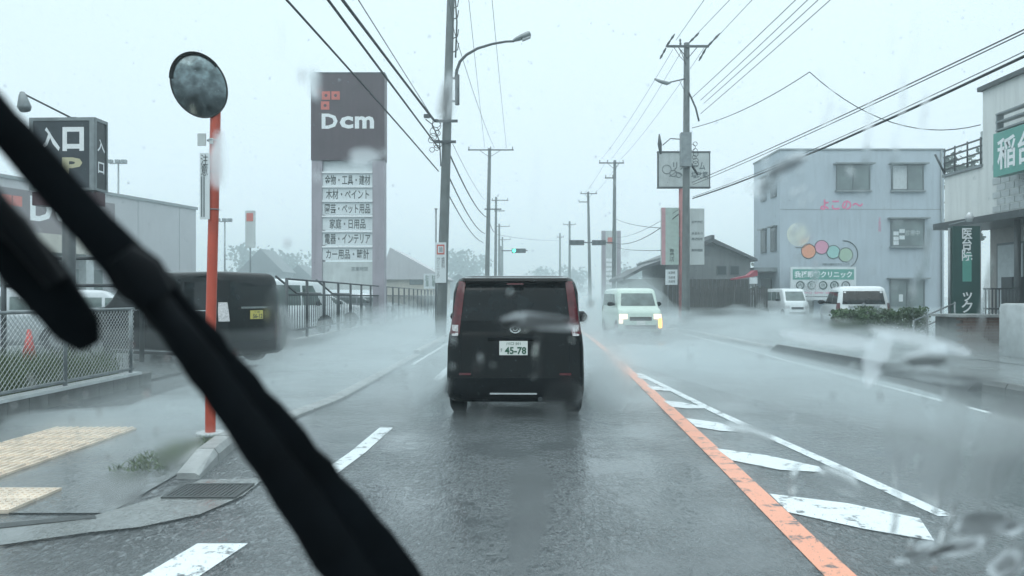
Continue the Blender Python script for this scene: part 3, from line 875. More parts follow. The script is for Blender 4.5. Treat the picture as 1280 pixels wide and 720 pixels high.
# entrance sign (box on a post)
ES = thing('entrance_sign', 'black box sign reading entrance and P on a post behind the wiper', 'sign', (*at_base(78, 14.2)[:2], 0.15), R(-2))
k2 = 14.2 / F
zt2 = lambda py: H0 + (371 - py) * k2 - 0.15
hw2 = 0.63
MB().box(-hw2, hw2, 0.0, 0.40, zt2(238), zt2(147)).build('cabinet', M_dsteel, ES)
fr = MB()
for a, b, c, d in ((-hw2 - .01, -hw2 + .06, zt2(238), zt2(147)), (hw2 - .09, hw2 + .01, zt2(238), zt2(147)), (-hw2 + .06, hw2 - .09, zt2(151), zt2(147)), (-hw2 + .06, hw2 - .09, zt2(238), zt2(235))):
    fr.box(a, b, -0.02, 0.0, c, d)
for a, b, c, d in ((-0.01, .04, zt2(238), zt2(147)), (.37, .41, zt2(238), zt2(147)), (.04, .37, zt2(151), zt2(147)), (.04, .37, zt2(238), zt2(235))):
    fr.box(hw2 + 0.001, hw2 + 0.02, a, b, c, d)
fr.build('frame', M_steel, ES)
MB().box(-hw2 + .07, hw2 - .1, -0.008, -0.001, zt2(234), zt2(152)).build('face', mat('navy_face', (0.02, 0.03, 0.04), 0.3, var=0.2), ES)
lettering('入', ES, -0.24, zt2(174), 0.40, 0.46, -0.014, M_winkl, bold=0.03)
lettering('口', ES, 0.22, zt2(174), 0.42, 0.46, -0.014, M_winkl, bold=0.05)
lettering('P', ES, 0.20, zt2(208), 0.40, 0.34, -0.014, M_beigep, bold=0.04)
Mr = Matrix.Translation((hw2 + 0.006, 0.205, 0)) @ Matrix.Rotation(R(90), 4, 'Z')
lettering('入', ES, 0, zt2(180), 0.24, 0.25, 0, M_winkl, M=Mr, bold=0.02)
lettering('口', ES, 0, zt2(208), 0.20, 0.22, 0, M_winkl, M=Mr, bold=0.02)
MB().box(-hw2, hw2, 0.05, 0.35, zt2(256), zt2(239)).build('lower_panel', mat('maroon_panel', (0.05, 0.012, 0.02), 0.4), ES)
MB().tube([(0, 0.2, 0), (0, 0.2, zt2(257))], 0.12, 12).build('post', M_dsteel, ES)
la = MB(); p0 = Vector((0.10, 0.2, zt2(146))); p1_ = Vector((-0.52, -0.35, zt2(123)))
la.tube([p0, p1_], 0.018, 6); la.box(0.0, 0.18, 0.14, 0.26, zt2(146.9), zt2(144)); lo = la.build('lamp_arm', M_dsteel, ES)
MB().tube([p1_ + Vector((-0.02, 0, 0.03)), p1_ + Vector((-0.01, 0, -0.05)), p1_ + Vector((0.02, 0, -0.25)), p1_ + Vector((0.04, 0, -0.32))], [0.04, 0.07, 0.12, 0.09], 10).build('lamp_head', M_steel, lo)

# pipe frame (trolley shelter) behind the fence
tf = thing('pipe_railing', 'dark pipe railing frame standing in the car park behind the wipers', 'railing', (*at_base(91, 15.0)[:2], 0.15))
for x in (-1.4, 0.0, 1.4): MB().tube([(x, 0, 0), (x, 0, 2.15)], 0.05, 8).build('post', M_dsteel, tf)
for z in (2.1, 1.55): MB().tube([(-1.45, 0, z), (1.45, 0, z)], 0.035, 8).build('rail', M_dsteel, tf)

# small faraway sign on post at left (px 313)
fs_ = thing('banner_sign', 'small pale store sign on a slim post left of the pylon', 'sign', (*at_base(313, 45)[:2], 0.15))
MB().tube([(0, 0, 0), (0, 0, 6.5)], 0.05, 8).build('post', M_steel, fs_)
MB().box(-0.28, 0.28, -0.1, 0.1, 4.3, 6.55).build('panel', M_signg, fs_)
MB().box(-0.2, 0.2, -0.115, -0.101, 5.9, 6.4).build('red_square', M_redlogo, fs_)
# twin small posters near left pole
for px, nm in ((534, 'left'), (542, 'right')):
    t = thing('small_signboard', nm + ' one of two small posters on stakes by the left pole', 'signboard', (*at_base(px, 44)[:2], 0.1))
    MB().tube([(0, 0, 0), (0, 0, 2.0)], 0.03, 6).build('stake', M_steel, t)
    MB().box(-0.2, 0.2, -0.06, -0.03, 1.85, 2.75).build('poster', M_sign, t)
    lettering('駐車', t, 0, 2.3, 0.2, 0.7, -0.065, M_pgreen, vertical=True)
t = thing('slim_post', 'slim dark post standing just left of the tall left pole', 'post', (*at_base(545, 30)[:2], 0.03))
MB().tube([(0, 0, 0), (0, 0, 5.0)], [0.045, 0.035], 8).build('post', M_steel, t)
MB().ring((0, 0, 5.0), 0.06, 0.015, 'z', 10, 5).build('cap', M_dsteel, t)

# ------------------------------------------------------------------ convex mirror on red pole
CM = thing('convex_mirror', 'round traffic mirror on an orange-red pole with small white plates', 'traffic mirror', (*G(263, 547)[:2], 0.03))
cd = CM.location.y; kk = cd / F
zc = lambda py: H0 + (371 - py) * kk - 0.03
mb = MB(); mb.tube([(0, 0, 0), (0.0, 0, 1.0), (0.035, 0, 2.4), (0.05, 0.02, zc(110))], 0.052, 14); mb.build('pole', M_redpole, CM, sharp=40)
mc = Vector(((255 - 263) * kk, -0.12, zc(111)))
# dish facing the side road and us, yawed to the right-hand side
Mm = Matrix.Translation(mc) @ Matrix.Rotation(R(16), 4, 'Z') @ Matrix.Rotation(R(8), 4, 'X') @ Matrix.Rotation(R(-20), 4, 'Y')
rw_, rh_ = 0.262, 0.325
def dish(n=36, m=8):
    vs = [Mm @ Vector((0, -0.075, 0))]; fs = []
    for j in range(1, m + 1):
        t = j / m
        for i in range(n):
            a = 2 * PI * i / n
            vs.append(Mm @ Vector((rw_ * t * math.cos(a), -0.075 * (1 - t * t), rh_ * t * math.sin(a))))
    for i in range(n): fs.append((0, 1 + (i + 1) % n, 1 + i))
    for j in range(m - 1):
        for i in range(n):
            a = 1 + j * n + i; b = 1 + j * n + (i + 1) % n
            fs.append((a, b, b + n, a + n))
    return vs, [tuple(reversed(f)) for f in fs]
vs, fs = dish(); MB().add(vs, fs, True).build('mirror_face', M_mirror, CM)
pts = [Mm @ Vector((rw_ * math.cos(2 * PI * i / 40), 0.0, rh_ * math.sin(2 * PI * i / 40))) for i in range(41)]
MB().tube(pts, 0.009, 6, cap=False).build('rim', M_mback, CM)
mb = MB(); vs = []; fs = []
for j, (t, yy) in enumerate(((1.0, 0.005), (0.9, 0.05), (0.0, 0.06))):
    for i in range(36):
        a = 2 * PI * i / 36; vs.append(Mm @ Vector((rw_ * t * math.cos(a), yy, rh_ * t * math.sin(a))))
for j in range(2):
    for i in range(36): fs.append((j * 36 + i, j * 36 + (i + 1) % 36, j * 36 + 36 + (i + 1) % 36, j * 36 + 36 + i))
mb.add(vs, fs, True).build('back_shell', M_redpole, CM)
# visor hood over the top
mb = MB(); vs = []; fs = []; NV = 16
for i in range(NV + 1):
    a = R(25) + R(130) * i / NV
    for (s_, yy) in ((1.02, 0.03), (1.035, -0.04)):
        vs.append(Mm @ Vector((rw_ * s_ * math.cos(a), yy, rh_ * s_ * math.sin(a))))
for i in range(NV): fs.append((2 * i, 2 * i + 1, 2 * i + 3, 2 * i + 2))
mb.add(vs, fs, True).build('visor', M_mback, CM)
MB().box(-0.02, 0.07, -0.09, 0.02, mc.z - 0.12, mc.z - 0.04).build('bracket', M_dsteel, CM)
pa = MB().box(-0.10, -0.015, -0.085, -0.070, zc(184), zc(169)).build('small_plate', M_signg, CM)
pb = MB().box(-0.078, 0.022, -0.080, -0.066, zc(275), zc(193)).build('long_plate', M_sign, CM)
lettering('注意', pb, -0.028, zc(208), 0.075, 0.22, -0.084, M_ink, vertical=True)
MB().box(-0.062, -0.052, -0.084, -0.0805, zc(272), zc(222)).build('stripe', M_inkg, pb)
MB().box(-0.038, -0.028, -0.084, -0.0805, zc(272), zc(222)).build('stripe', M_inkg, pb)
mb = MB()
for z in (zc(176), zc(215), zc(262)): mb.ring((0.01 + 0.02 * (z > 2), 0, z), 0.058, 0.006, 'z', 14, 5)
mb.build('strap', M_steel, CM)
MB().disc((0, 0, 0.015), 0.14, 2, 0.03, 20).build('base', M_conl, CM)
MB().box(0.01, 0.05, -0.058, -0.05, zc(181), zc(174)).build('sticker', M_signg, CM)

# ------------------------------------------------------------------ fences
cf = thing('chain_link_fence', 'grey chain link fence on the low block wall at the car park edge', 'fence', (-6.16, 3.0, 0.245))
FL = 9.05; FH = 1.03
for k_ in range(6):
    yy = [0.05, 1.8, 3.6, 5.4, 7.2, 8.95][k_]
    MB().tube([(0, yy, 0), (0, yy, FH)], 0.03, 8).build('post', M_steel, cf)
for z in (FH, 0.06): MB().tube([(0, 0, z), (0, FL, z)], 0.022, 8).build('rail', M_steel, cf)
mb = MB()
st = 0.085
nn = int((FL + FH) / st)
for i in range(nn):
    y0 = -FH + i * st * 1.0
    for sg in (1, -1):
        a = y0 if sg == 1 else y0 + FH
        b = y0 + FH if sg == 1 else y0
        za, zb = 0.06, FH
        # clip to fence length
        def clip(a, b, za, zb):
            pts = [(a, za), (b, zb)]
            for lim, lo_ in ((0, True), (FL, False)):
                (p, q) = pts
                pin = p[0] >= lim if lo_ else p[0] <= lim
                qin = q[0] >= lim if lo_ else q[0] <= lim
                if not pin and not qin: return None
                if pin and qin: continue
                t = (lim - p[0]) / (q[0] - p[0]); c = (lim, p[1] + t * (q[1] - p[1]))
                pts = [c, q] if not pin else [p, c]
            return pts
        cpt = clip(a, b, za, zb)
        if cpt: mb.tube([(0, cpt[0][0], cpt[0][1]), (0, cpt[1][0], cpt[1][1])], 0.0042, 4, cap=False, smooth=False)
o = mb.build('wire_mesh', M_mesh, cf); o['kind'] = 'stuff'
pf = thing('pipe_fence', 'long dark pipe fence along the sidewalk in front of the pylon', 'fence', (-6.15, 20.2, 0.28))
pm = MB().tube([(0, 0, 0), (0, 0, 1.70)], 0.045, 8)
first = pm.build('post', M_dsteel, pf)
for i in range(1, 24): share(first, pf, (0, 2.0 * i if i else 0, 0), 'post')
for z, e in ((1.68, 46), (1.25, 46), (0.25, 46)): MB().tube([(0, 0, z), (0, e, z)], 0.03, 6).build('rail', M_dsteel, pf)
bm = MB().tube([(0, 0, 0.25), (0, 0, 1.25)], 0.012, 5)
fb = bm.build('bar', M_dsteel, pf, (0, 0.25, 0))
for i in range(1, 180):
    if i % 8 == 7: continue
    share(fb, pf, (0, 0.25 + 0.25 * i, 0), 'bar')
# angled brace frames near its start
mb = MB()
for q in (0.0, 4.2): mb.tube([(-0.3, q, 1.75), (0.0, q + 0.9, 1.3), (0, q + 3.6, 1.3)], 0.03, 6)
mb.build('brace', M_dsteel, pf)

# grass behind chain link
def grass(name, x0, x1, y0, y1, z, n, h, seed):
    r_ = random.Random(seed); mb = MB()
    for i in range(n):
        x = r_.uniform(x0, x1); y = r_.uniform(y0, y1); hh = h * r_.uniform(0.5, 1.3)
        a = r_.uniform(0, PI); wx = 0.006 * math.cos(a); wy = 0.006 * math.sin(a)
        lx = r_.uniform(-0.09, 0.09); ly = r_.uniform(-0.09, 0.09)
        mb.add([(x - wx, y - wy, z), (x + wx, y + wy, z), (x + wx * .6 + lx * .4, y + wy * .6 + ly * .4, z + hh * .6), (x - wx * .6 + lx * .4, y - wy * .6 + ly * .4, z + hh * .6), (x + lx, y + ly, z + hh)],
               [(0, 1, 2, 3), (3, 2, 4)])
    o = mb.build(name, M_grass); o['kind'] = 'stuff'; return o
g = grass('grass', -9.5, -6.35, 6.5, 12.1, 0.14, 17000, 0.46, 4)
tag(g, 'rough wet grass behind the chain link fence', 'grass')
g = grass('grass', -3.35, -2.9, 6.1, 7.5, 0.025, 700, 0.05, 5)
tag(g, 'low dark weeds at the foot of the red mirror pole', 'grass')

# traffic cone
cn = thing('traffic_cone', 'red traffic cone standing on grass behind the chain link fence', 'traffic cone', (-9.2, 14.1, 0.15))
MB().tube([(0, 0, 0.03), (0, 0, 0.70)], [0.15, 0.03], 16).build('cone', M_cone, cn)
MB().box(-0.19, 0.19, -0.19, 0.19, 0, 0.03).build('base', M_cone, cn)

# ------------------------------------------------------------------ vehicles
class Car:
    def __init__(s, L_, W, lev, r=0.16):
        s.L = L_; s.W = W; s.lev = lev; s.r = r     # lev: (z, rear inset, front inset, half-width factor)
    def at(s, z):
        lv = s.lev
        if z <= lv[0][0]: return lv[0][1:]
        for a, b in zip(lv, lv[1:]):
            if z <= b[0]:
                t = (z - a[0]) / (b[0] - a[0]) if b[0] > a[0] else 0
                return tuple(a[i] + (b[i] - a[i]) * t for i in (1, 2, 3))
        return lv[-1][1:]
    def ring(s, z, ins, nc=5):
        yr, yf, f = ins
        hw = s.W / 2 * f; y0 = -s.L / 2 + yr; y1 = s.L / 2 - yf; r = min(s.r, (y1 - y0) / 2 - 0.01, hw - 0.01)
        pts = []
        for cx, cy, a0 in ((hw - r, y0 + r, -90), (hw - r, y1 - r, 0), (-hw + r, y1 - r, 90), (-hw + r, y0 + r, 180)):
            for k in range(nc + 1):
                a = R(a0 + 90 * k / nc)
                pts.append((cx + r * math.cos(a), cy + r * math.sin(a), z))
        return pts
    def body(s, m, parent):
        mb = MB(); rings = [s.ring(l[0], l[1:]) for l in s.lev]
        n = len(rings[0]); vs = [p for r_ in rings for p in r_]; fs = []
        for j in range(len(rings) - 1):
            for i in range(n): fs.append((j * n + i, j * n + (i + 1) % n, (j + 1) * n + (i + 1) % n, (j + 1) * n + i))
        fs.append(tuple(reversed(range(n)))); fs.append(tuple((len(rings) - 1) * n + i for i in range(n)))
        mb.add(vs, fs, True)
        return mb.build('body', m, parent, sharp=38)
    def P(s, face, u, z, off):
        yr, yf, f = s.at(z); hw = s.W / 2 * f; r = s.r
        if face in ('rear', 'front'):
            x = u; ax = abs(x); d = 0
            if ax > hw - r:
                q = min(ax - (hw - r), r * 0.98); d = r - math.sqrt(r * r - q * q)
            if ax > hw - r: x = math.copysign(x if False else min(ax, hw + off), x)
            if face == 'rear': return (x, -s.L / 2 + yr + d - off, z)
            return (x, s.L / 2 - yf - d + off, z)
        sg = 1 if face == 'right' else -1
        y0 = -s.L / 2 + yr; y1 = s.L / 2 - yf; y = u; d = 0
        if y < y0 + r: q = min(y0 + r - y, r * 0.98); d = r - math.sqrt(r * r - q * q)
        if y > y1 - r: q = min(y - (y1 - r), r * 0.98); d = r - math.sqrt(r * r - q * q)
        return (sg * (hw - d + off), y, z)
    def patch(s, name, m, parent, face, u0, u1, z0, z1, off=0.006, tu0=None, tu1=None, nu=8, nz=5):
        """surface patch; tu0/tu1 = u limits at the top edge"""
        tu0 = u0 if tu0 is None else tu0; tu1 = u1 if tu1 is None else tu1
        vs = []; fs = []
        for j in range(nz + 1):
            t = j / nz; z = z0 + (z1 - z0) * t
            a = u0 + (tu0 - u0) * t; b = u1 + (tu1 - u1) * t
            for i in range(nu + 1): vs.append(s.P(face, a + (b - a) * i / nu, z, off))
        n1 = len(vs)
        for j in range(nz + 1):
            t = j / nz; z = z0 + (z1 - z0) * t
            a = u0 + (tu0 - u0) * t; b = u1 + (tu1 - u1) * t
            for i in range(nu + 1): vs.append(s.P(face, a + (b - a) * i / nu, z, -0.02))
        w_ = nu + 1
        flip = face in ('front', 'left')
        for j in range(nz):
            for i in range(nu):
                f = (j * w_ + i, j * w_ + i + 1, (j + 1) * w_ + i + 1, (j + 1) * w_ + i)
                fs.append(tuple(reversed(f)) if flip else f)
        bd = [i for i in range(nu + 1)] + [j * w_ + nu for j in range(1, nz + 1)] + [nz * w_ + i for i in range(nu - 1, -1, -1)] + [j * w_ for j in range(nz - 1, 0, -1)]
        for a, b in zip(bd, bd[1:] + bd[:1]):
            f = (a, a + n1, b + n1, b)
            fs.append(tuple(reversed(f)) if flip else f)
        mb = MB().add(vs, fs, True)
        return mb.build(name, m, parent, sharp=35)

def wheel(parent, x, y, r, w_, outer):
    t = MB(); s_ = 1 if x > 0 else -1
    t.tube([(x - s_ * w_, y, r), (x - s_ * w_ * 0.98, y, r), (x - s_ * 0.03, y, r), (x, y, r)], [r * 0.86, r, r, r * 0.84], 22)
    to = t.build('wheel', M_rubber, parent, sharp=50)
    q = MB(); q.tube([(x + s_ * 0.001, y, r), (x + s_ * 0.012, y, r)], [r * 0.62, r * 0.5], 18)
    for k_ in range(5):
        a = 2 * PI * k_ / 5
        q.box(x + s_ * 0.012 - 0.006, x + s_ * 0.012 + 0.006, -0.03, 0.03, 0, r * 0.55, Matrix.Translation((0, y, r)) @ Matrix.Rotation(a, 4, 'X'))
    q.build('rim', M_rim, to)
    return to
def arches(c, parent, ys, r):
    for x in (1, -1):
        for yy in ys:
            mb = MB(); vs = []; fs = []
            n = 14
            for i in range(n + 1):
                a = PI * i / n
                z = r + r * 1.22 * math.sin(a); y = yy + r * 1.22 * math.cos(a)
                z = max(z, c.lev[0][0])
                vs.append(c.P('right' if x > 0 else 'left', y, z, 0.005))
            vs.append(c.P('right' if x > 0 else 'left', yy + r * 1.22, c.lev[0][0] + .001, 0.005)); vs.append(c.P('right' if x > 0 else 'left', yy - r * 1.22, c.lev[0][0] + .001, 0.005))
            ctr = c.P('right' if x > 0 else 'left', yy, r, 0.005)
            k_ = len(vs); vs.append(ctr)
            order = list(range(n + 1)) + [n + 2, n + 1]
            for a_, b_ in zip(order, order[1:] + order[:1]): fs.append((a_, b_, k_) if x > 0 else (b_, a_, k_))
            mb.add(vs, fs); mb.build('wheel_arch', M_rubber, parent)
def axles(c, parent, r, ry, fy):
    arches(c, parent, (ry, fy), r)
    for yy in (ry, fy):
        for x in (c.W / 2 * 0.985, -c.W / 2 * 0.985): wheel(parent, x + 0.008 * (1 if x > 0 else -1), yy, r, 0.19, 0)
def plate(c, parent, face, z, m, num, top=None, w_=0.33, x=0.0, ink=None):
    p = c.P(face, x, z, 0.012)
    s_ = -1 if face == 'rear' else 1
    y0 = p[1]
    po = MB().box(x - w_ / 2, x + w_ / 2, min(y0, y0 + s_ * 0.012), max(y0, y0 + s_ * 0.012), z - w_ / 4, z + w_ / 4).build('number_plate', m, parent)
    if num:
        M_ = None
        if face == 'front': M_ = Matrix.Translation((0, y0 + 0.015, 0)) @ Matrix.Rotation(PI, 4, 'Z')
        yy = y0 + s_ * 0.015 if face == 'rear' else 0
        lettering(num, po, x + 0.025, z - 0.03, w_ * 0.76, w_ * 0.26, yy, ink or M_pgreen, M=M_, bold=0.03)
        if top: lettering(top, po, x, z + 0.053, w_ * 0.5, w_ * 0.10, yy, ink or M_pgreen, M=M_)
    return po

def box_lev(Ht, hood=0.75, hz=1.0, rs=0.24, ws=0.5, top=0.80, belt=1.0):
    """tall box body: hood depth, hood height, rear slope, screen slope"""
    return [(0.20, 0.10, 0.10, 0.93), (0.26, 0.03, 0.03, 0.985), (0.34, 0.0, 0.0, 1.0), (0.55, 0.0, 0.0, 1.0), (0.62, 0.035, 0.02, 1.0), (0.85, 0.05, 0.05, 0.995),
            (belt, 0.07, 0.12, 0.975), (hz + 0.04, 0.08, hood * 0.55, 0.965), (hz + 0.09, 0.085, hood, 0.955), (hz + 0.22, 0.10, hood + ws * 0.25, 0.935),
            (Ht - 0.22, 0.06 + rs * 0.55, hood + ws * 0.8, top + 0.065), (Ht - 0.10, 0.06 + rs * 0.8, hood + ws, top + 0.03), (Ht - 0.045, 0.08 + rs, hood + ws + 0.10, top - 0.01),
            (Ht - 0.012, 0.15 + rs, hood + ws + 0.24, top - 0.08), (Ht, 0.32 + rs, hood + ws + 0.45, top - 0.2)]

# the black car ahead ------------------------------------------------
c = Car(3.70, 1.67, box_lev(1.735, 0.75, 1.0, 0.16, 0.55, 0.855, 1.02), 0.15)
BC = thing('black_hatchback', 'black boxy hatchback driving ahead in the lane, rear plate 45-78', 'car', (0.085, 8.85 + 1.85, 0), R(-1.5))
c.body(M_carblack, BC)
axles(c, BC, 0.30, -1.2, 1.25)
rg = c.patch('rear_window', M_carglass, BC, 'rear', -0.655, 0.655, 1.18, 1.63, 0.008, -0.595, 0.595, 12, 6)
for sx in (-1, 1):
    u = sorted((sx * 0.675, sx * 0.80)); tu = sorted((sx * 0.605, sx * 0.70))
    tl = c.patch('tail_lamp', M_tail, BC, 'rear', u[0], u[1], 1.02, 1.66, 0.016, tu[0], tu[1], 4, 8)
    c.patch('reversing_lamp', M_tailc, tl, 'rear', sorted((sx * 0.69, sx * 0.77))[0], sorted((sx * 0.69, sx * 0.77))[1], 1.00, 1.13, 0.022, None, None, 3, 3)
for sx in (-1, 1):
    c.patch('panel_gap', M_rubber, BC, 'rear', sx * 0.655 - 0.004, sx * 0.655 + 0.004, 0.52, 1.16, 0.004, nu=1, nz=6)
# spoiler, handle garnish, bumper, mirrors
mb = MB(); zs = 1.665
mb.prism([(-1.85 + 0.10, zs - 0.02), (-1.85 + 0.045, zs - 0.005), (-1.85 + 0.06, zs + 0.030), (-1.85 + 0.34, zs + 0.055), (-1.85 + 0.40, zs + 0.03)], 0, -0.63, 0.63)
mb.build('roof_spoiler', M_carblack, BC)
MB().box(-0.10, 0.10, -1.80, -1.765, 1.615, 1.635).build('brake_lamp', M_tail, BC)
c.patch('bumper', M_black, BC, 'rear', -0.74, 0.74, 0.24, 0.50, 0.012, nu=14, nz=3)
MB().box(-0.30, 0.26, -1.885, -1.862, 0.305, 0.325).build('bumper_strip', M_chrome, BC)
for sx in (-1, 1):
    MB().box(sx * 0.60 - 0.07, sx * 0.60 + 0.07, -1.872, -1.855, 0.535, 0.56).build('reflector', M_tail, BC)
MB().box(-0.33, 0.33, -1.83, -1.795, 0.955, 0.985).build('tailgate_garnish', M_black, BC)
mb = MB()
mb.ring((0, 0, 0), 0.052, 0.008, 'y', 20, 5); em = mb.build('emblem', M_sign, BC, (0.0, -1.79, 1.075)); em.scale = (1.15, 1, 0.75)
mb = MB(); mb.ring((0, 0, 0.012), 0.026, 0.006, 'y', 14, 5); mb.ring((0, 0, -0.004), 0.040, 0.005, 'y', 14, 5, PI, 2 * PI); e2 = mb.build('emblem_inner', M_sign, BC, (0.0, -1.79, 1.075))
plate(c, BC, 'rear', 0.855, M_plate, '45-78', '川口 501', 0.34, -0.02, M_pgreen)
lettering('す', BC, -0.165, 0.83, 0.03, 0.045, -1.85 + 0.05 - 0.028, M_pgreen)
wp = MB(); wp.tube([(0.0, -1.765, 1.20), (-0.02, -1.745, 1.24), (-0.34, -1.725, 1.27)], 0.010, 6); wp.box(-0.42, -0.06, -1.735, -1.722, 1.262, 1.285); wp.build('rear_wiper', M_black, BC)
for face in ('left', 'right'):
    c.patch('side_window', M_carglass, BC, face, -1.55, -0.65, 1.08, 1.54, 0.006, -1.45, -0.65)
    c.patch('side_window', M_carglass, BC, face, -0.55, 0.35, 1.08, 1.54, 0.006)
    c.patch('side_window', M_carglass, BC, face, 0.42, 0.85, 1.10, 1.52, 0.006, 0.42, 0.60)
    sg = 1 if face == 'right' else -1
    mo = MB(); mo.box(sg * 0.80 - 0.03, sg * 0.80 + 0.03, 0.66, 0.70, 1.08, 1.14)
    vs = MB(); 
    mo.tube([(sg * 0.82, 0.66, 1.16), (sg * 0.87, 0.64, 1.17), (sg * 0.99, 0.64, 1.17), (sg * 1.02, 0.66, 1.17)], [0.06, 0.085, 0.085, 0.05], 10)
    mo.build('door_mirror', M_carblack, BC)
c.patch('windscreen', M_carglass, BC, 'front', -0.68, 0.68, 1.12, 1.56, 0.008, -0.6, 0.6)
c.patch('headlamp', M_headoff, BC, 'front', -0.80, -0.45, 0.72, 0.88, 0.012)
c.patch('headlamp', M_headoff, BC, 'front', 0.45, 0.80, 0.72, 0.88, 0.012)
MB().tube([(0.30, -1.86, 0.24), (0.30, -1.70, 0.25)], 0.028, 10).build('exhaust', M_dsteel, BC)
MB().box(-0.55, 0.55, -1.45, 1.5, 0.16, 0.24).build('underbody', M_rubber, BC)

# the black minivan entering the car park -----------------------------
c = Car(4.5, 1.78, box_lev(1.93, 0.85, 1.1, 0.14, 0.65, 0.85, 1.08), 0.20)
ang = R(66)       # heading turned left
cx, cy = (323 - 640) / F * 15.4, 15.4
hx, hy = -math.sin(ang), math.cos(ang)
BV = thing('black_minivan', 'large black minivan turning into the car park behind the red pole', 'van', (cx + hx * 2.25 + 0.0, cy + hy * 2.25, 0.06), ang)
c.body(M_carblack, BV); axles(c, BV, 0.34, -1.4, 1.45)
c.patch('rear_window', M_carglass, BV, 'rear', -0.70, 0.70, 1.22, 1.74, 0.008, -0.64, 0.64, 12, 6)
for sx in (-1, 1):
    u = sorted((sx * 0.74, sx * 0.88))
    c.patch('tail_lamp', M_tailc, BV, 'rear', u[0], u[1], 0.92, 1.30, 0.016, None, None, 4, 6)
MB().box(-0.45, 0.45, -2.22, -2.165, 1.17, 1.21).build('tailgate_garnish', M_chrome, BV)
plate(c, BV, 'rear', 1.04, M_yplate, '56-12', '千葉', 0.36, 0.0, M_ink)
c.patch('bumper', M_black, BV, 'rear', -0.8, 0.8, 0.26, 0.50, 0.012, nu=14)
for face in ('left', 'right'):
    c.patch('side_window', M_carglass, BV, face, -1.95, -1.0, 1.16, 1.70, 0.006, -1.88, -1.0)
    c.patch('side_window', M_carglass, BV, face, -0.9, 0.1, 1.16, 1.70, 0.006)
    c.patch('side_window', M_carglass, BV, face, 0.2, 0.95, 1.16, 1.68, 0.006, 0.2, 0.7)
    c.patch('door_handle', M_chrome, BV, face, -0.75, -0.55, 1.02, 1.05, 0.02, nu=2, nz=1)
    c.patch('door_sill', M_chrome, BV, face, -1.0, 1.0, 0.27, 0.30, 0.012, nu=4, nz=1)
for face in ('left', 'right'):
    for y_ in (-0.95, 0.15, 1.05): c.patch('door_gap', M_rubber, BV, face, y_ - 0.005, y_ + 0.005, 0.30, 1.12, 0.003, nu=1, nz=6)
    c.patch('waist_trim', M_chrome, BV, face, -1.95, 1.0, 1.125, 1.14, 0.008, nu=6, nz=1)
c.patch('windscreen', M_carglass, BV, 'front', -0.72, 0.72, 1.22, 1.72, 0.008, -0.62, 0.62)
c.patch('headlamp', M_headoff, BV, 'front', -0.84, -0.5, 0.72, 0.9, 0.012)
c.patch('headlamp', M_headoff, BV, 'front', 0.5, 0.84, 0.72, 0.9, 0.012)

def generic_front(c, t, lampm, glass, gz0=1.16, H_=1.7, side_amber=None):
    c.patch('windscreen', glass, t, 'front', -c.W / 2 * .80, c.W / 2 * .80, gz0, H_ - 0.20, 0.008, -c.W / 2 * .72, c.W / 2 * .72, 10, 5)
    c.patch('rear_window', glass, t, 'rear', -c.W / 2 * .78, c.W / 2 * .78, gz0, H_ - 0.20, 0.008, -c.W / 2 * .72, c.W / 2 * .72, 10, 5)
    for sx in (-1, 1):
        u = sorted((sx * c.W / 2 * 0.60, sx * c.W / 2 * 0.96))
        c.patch('headlamp', lampm, t, 'front', u[0], u[1], 0.66, 0.84, 0.014)
        u = sorted((sx * c.W / 2 * 0.86, sx * c.W / 2 * 0.99))
        c.patch('tail_lamp', M_tail, t, 'rear', u[0], u[1], 0.75, 1.15, 0.014)
    c.patch('grille', M_black, t, 'front', -c.W / 2 * .5, c.W / 2 * .5, 0.60, 0.74, 0.012)
    c.patch('lower_intake', M_black, t, 'front', -c.W / 2 * .7, c.W / 2 * .7, 0.30, 0.44, 0.012)
    for face in ('left', 'right'):
        l = c.L / 2
        c.patch('side_window', glass, t, face, -l * .88, -l * .38, gz0, H_ - 0.22, 0.006, -l * .80, -l * .38)
        c.patch('side_window', glass, t, face, -l * .34, l * .12, gz0, H_ - 0.22, 0.006)
        c.patch('side_window', glass, t, face, l * .16, l * .52, gz0, H_ - 0.23, 0.006, l * .16, l * .36)
        sg = 1 if face == 'right' else -1
        MB().tube([(sg * c.W / 2 * .95, l * .42, gz0 + .05), (sg * (c.W / 2 + .05), l * .40, gz0 + .06), (sg * (c.W / 2 + .17), l * .40, gz0 + .06), (sg * (c.W / 2 + .19), l * .42, gz0 + .06)], [0.04, 0.08, 0.08, 0.04], 8).build('door_mirror', M_black, t)

# oncoming pale van with lights on
c = Car(3.4, 1.62, box_lev(1.80, 0.35, 0.98, 0.10, 0.35, 0.84, 0.98), 0.14)
OV = thing('oncoming_van', 'pale green-white van coming through the spray with its lamps lit', 'van', (4.55, 26.8 + 1.7, 0), PI + R(4))
c.body(M_cargreen, OV); axles(c, OV, 0.28, -1.15, 1.25)
generic_front(c, OV, M_headw, M_carglassp, 1.14, 1.80)
for sx in (-1, 1):
    u = sorted((sx * 0.66, sx * 0.79))
    c.patch('indicator', M_amber if sx < 0 else M_headw, OV, 'front', u[0], u[1], 0.34 if sx < 0 else 0.50, 0.70 if sx < 0 else .64, 0.02)
plate(c, OV, 'front', 0.52, M_plate, None)

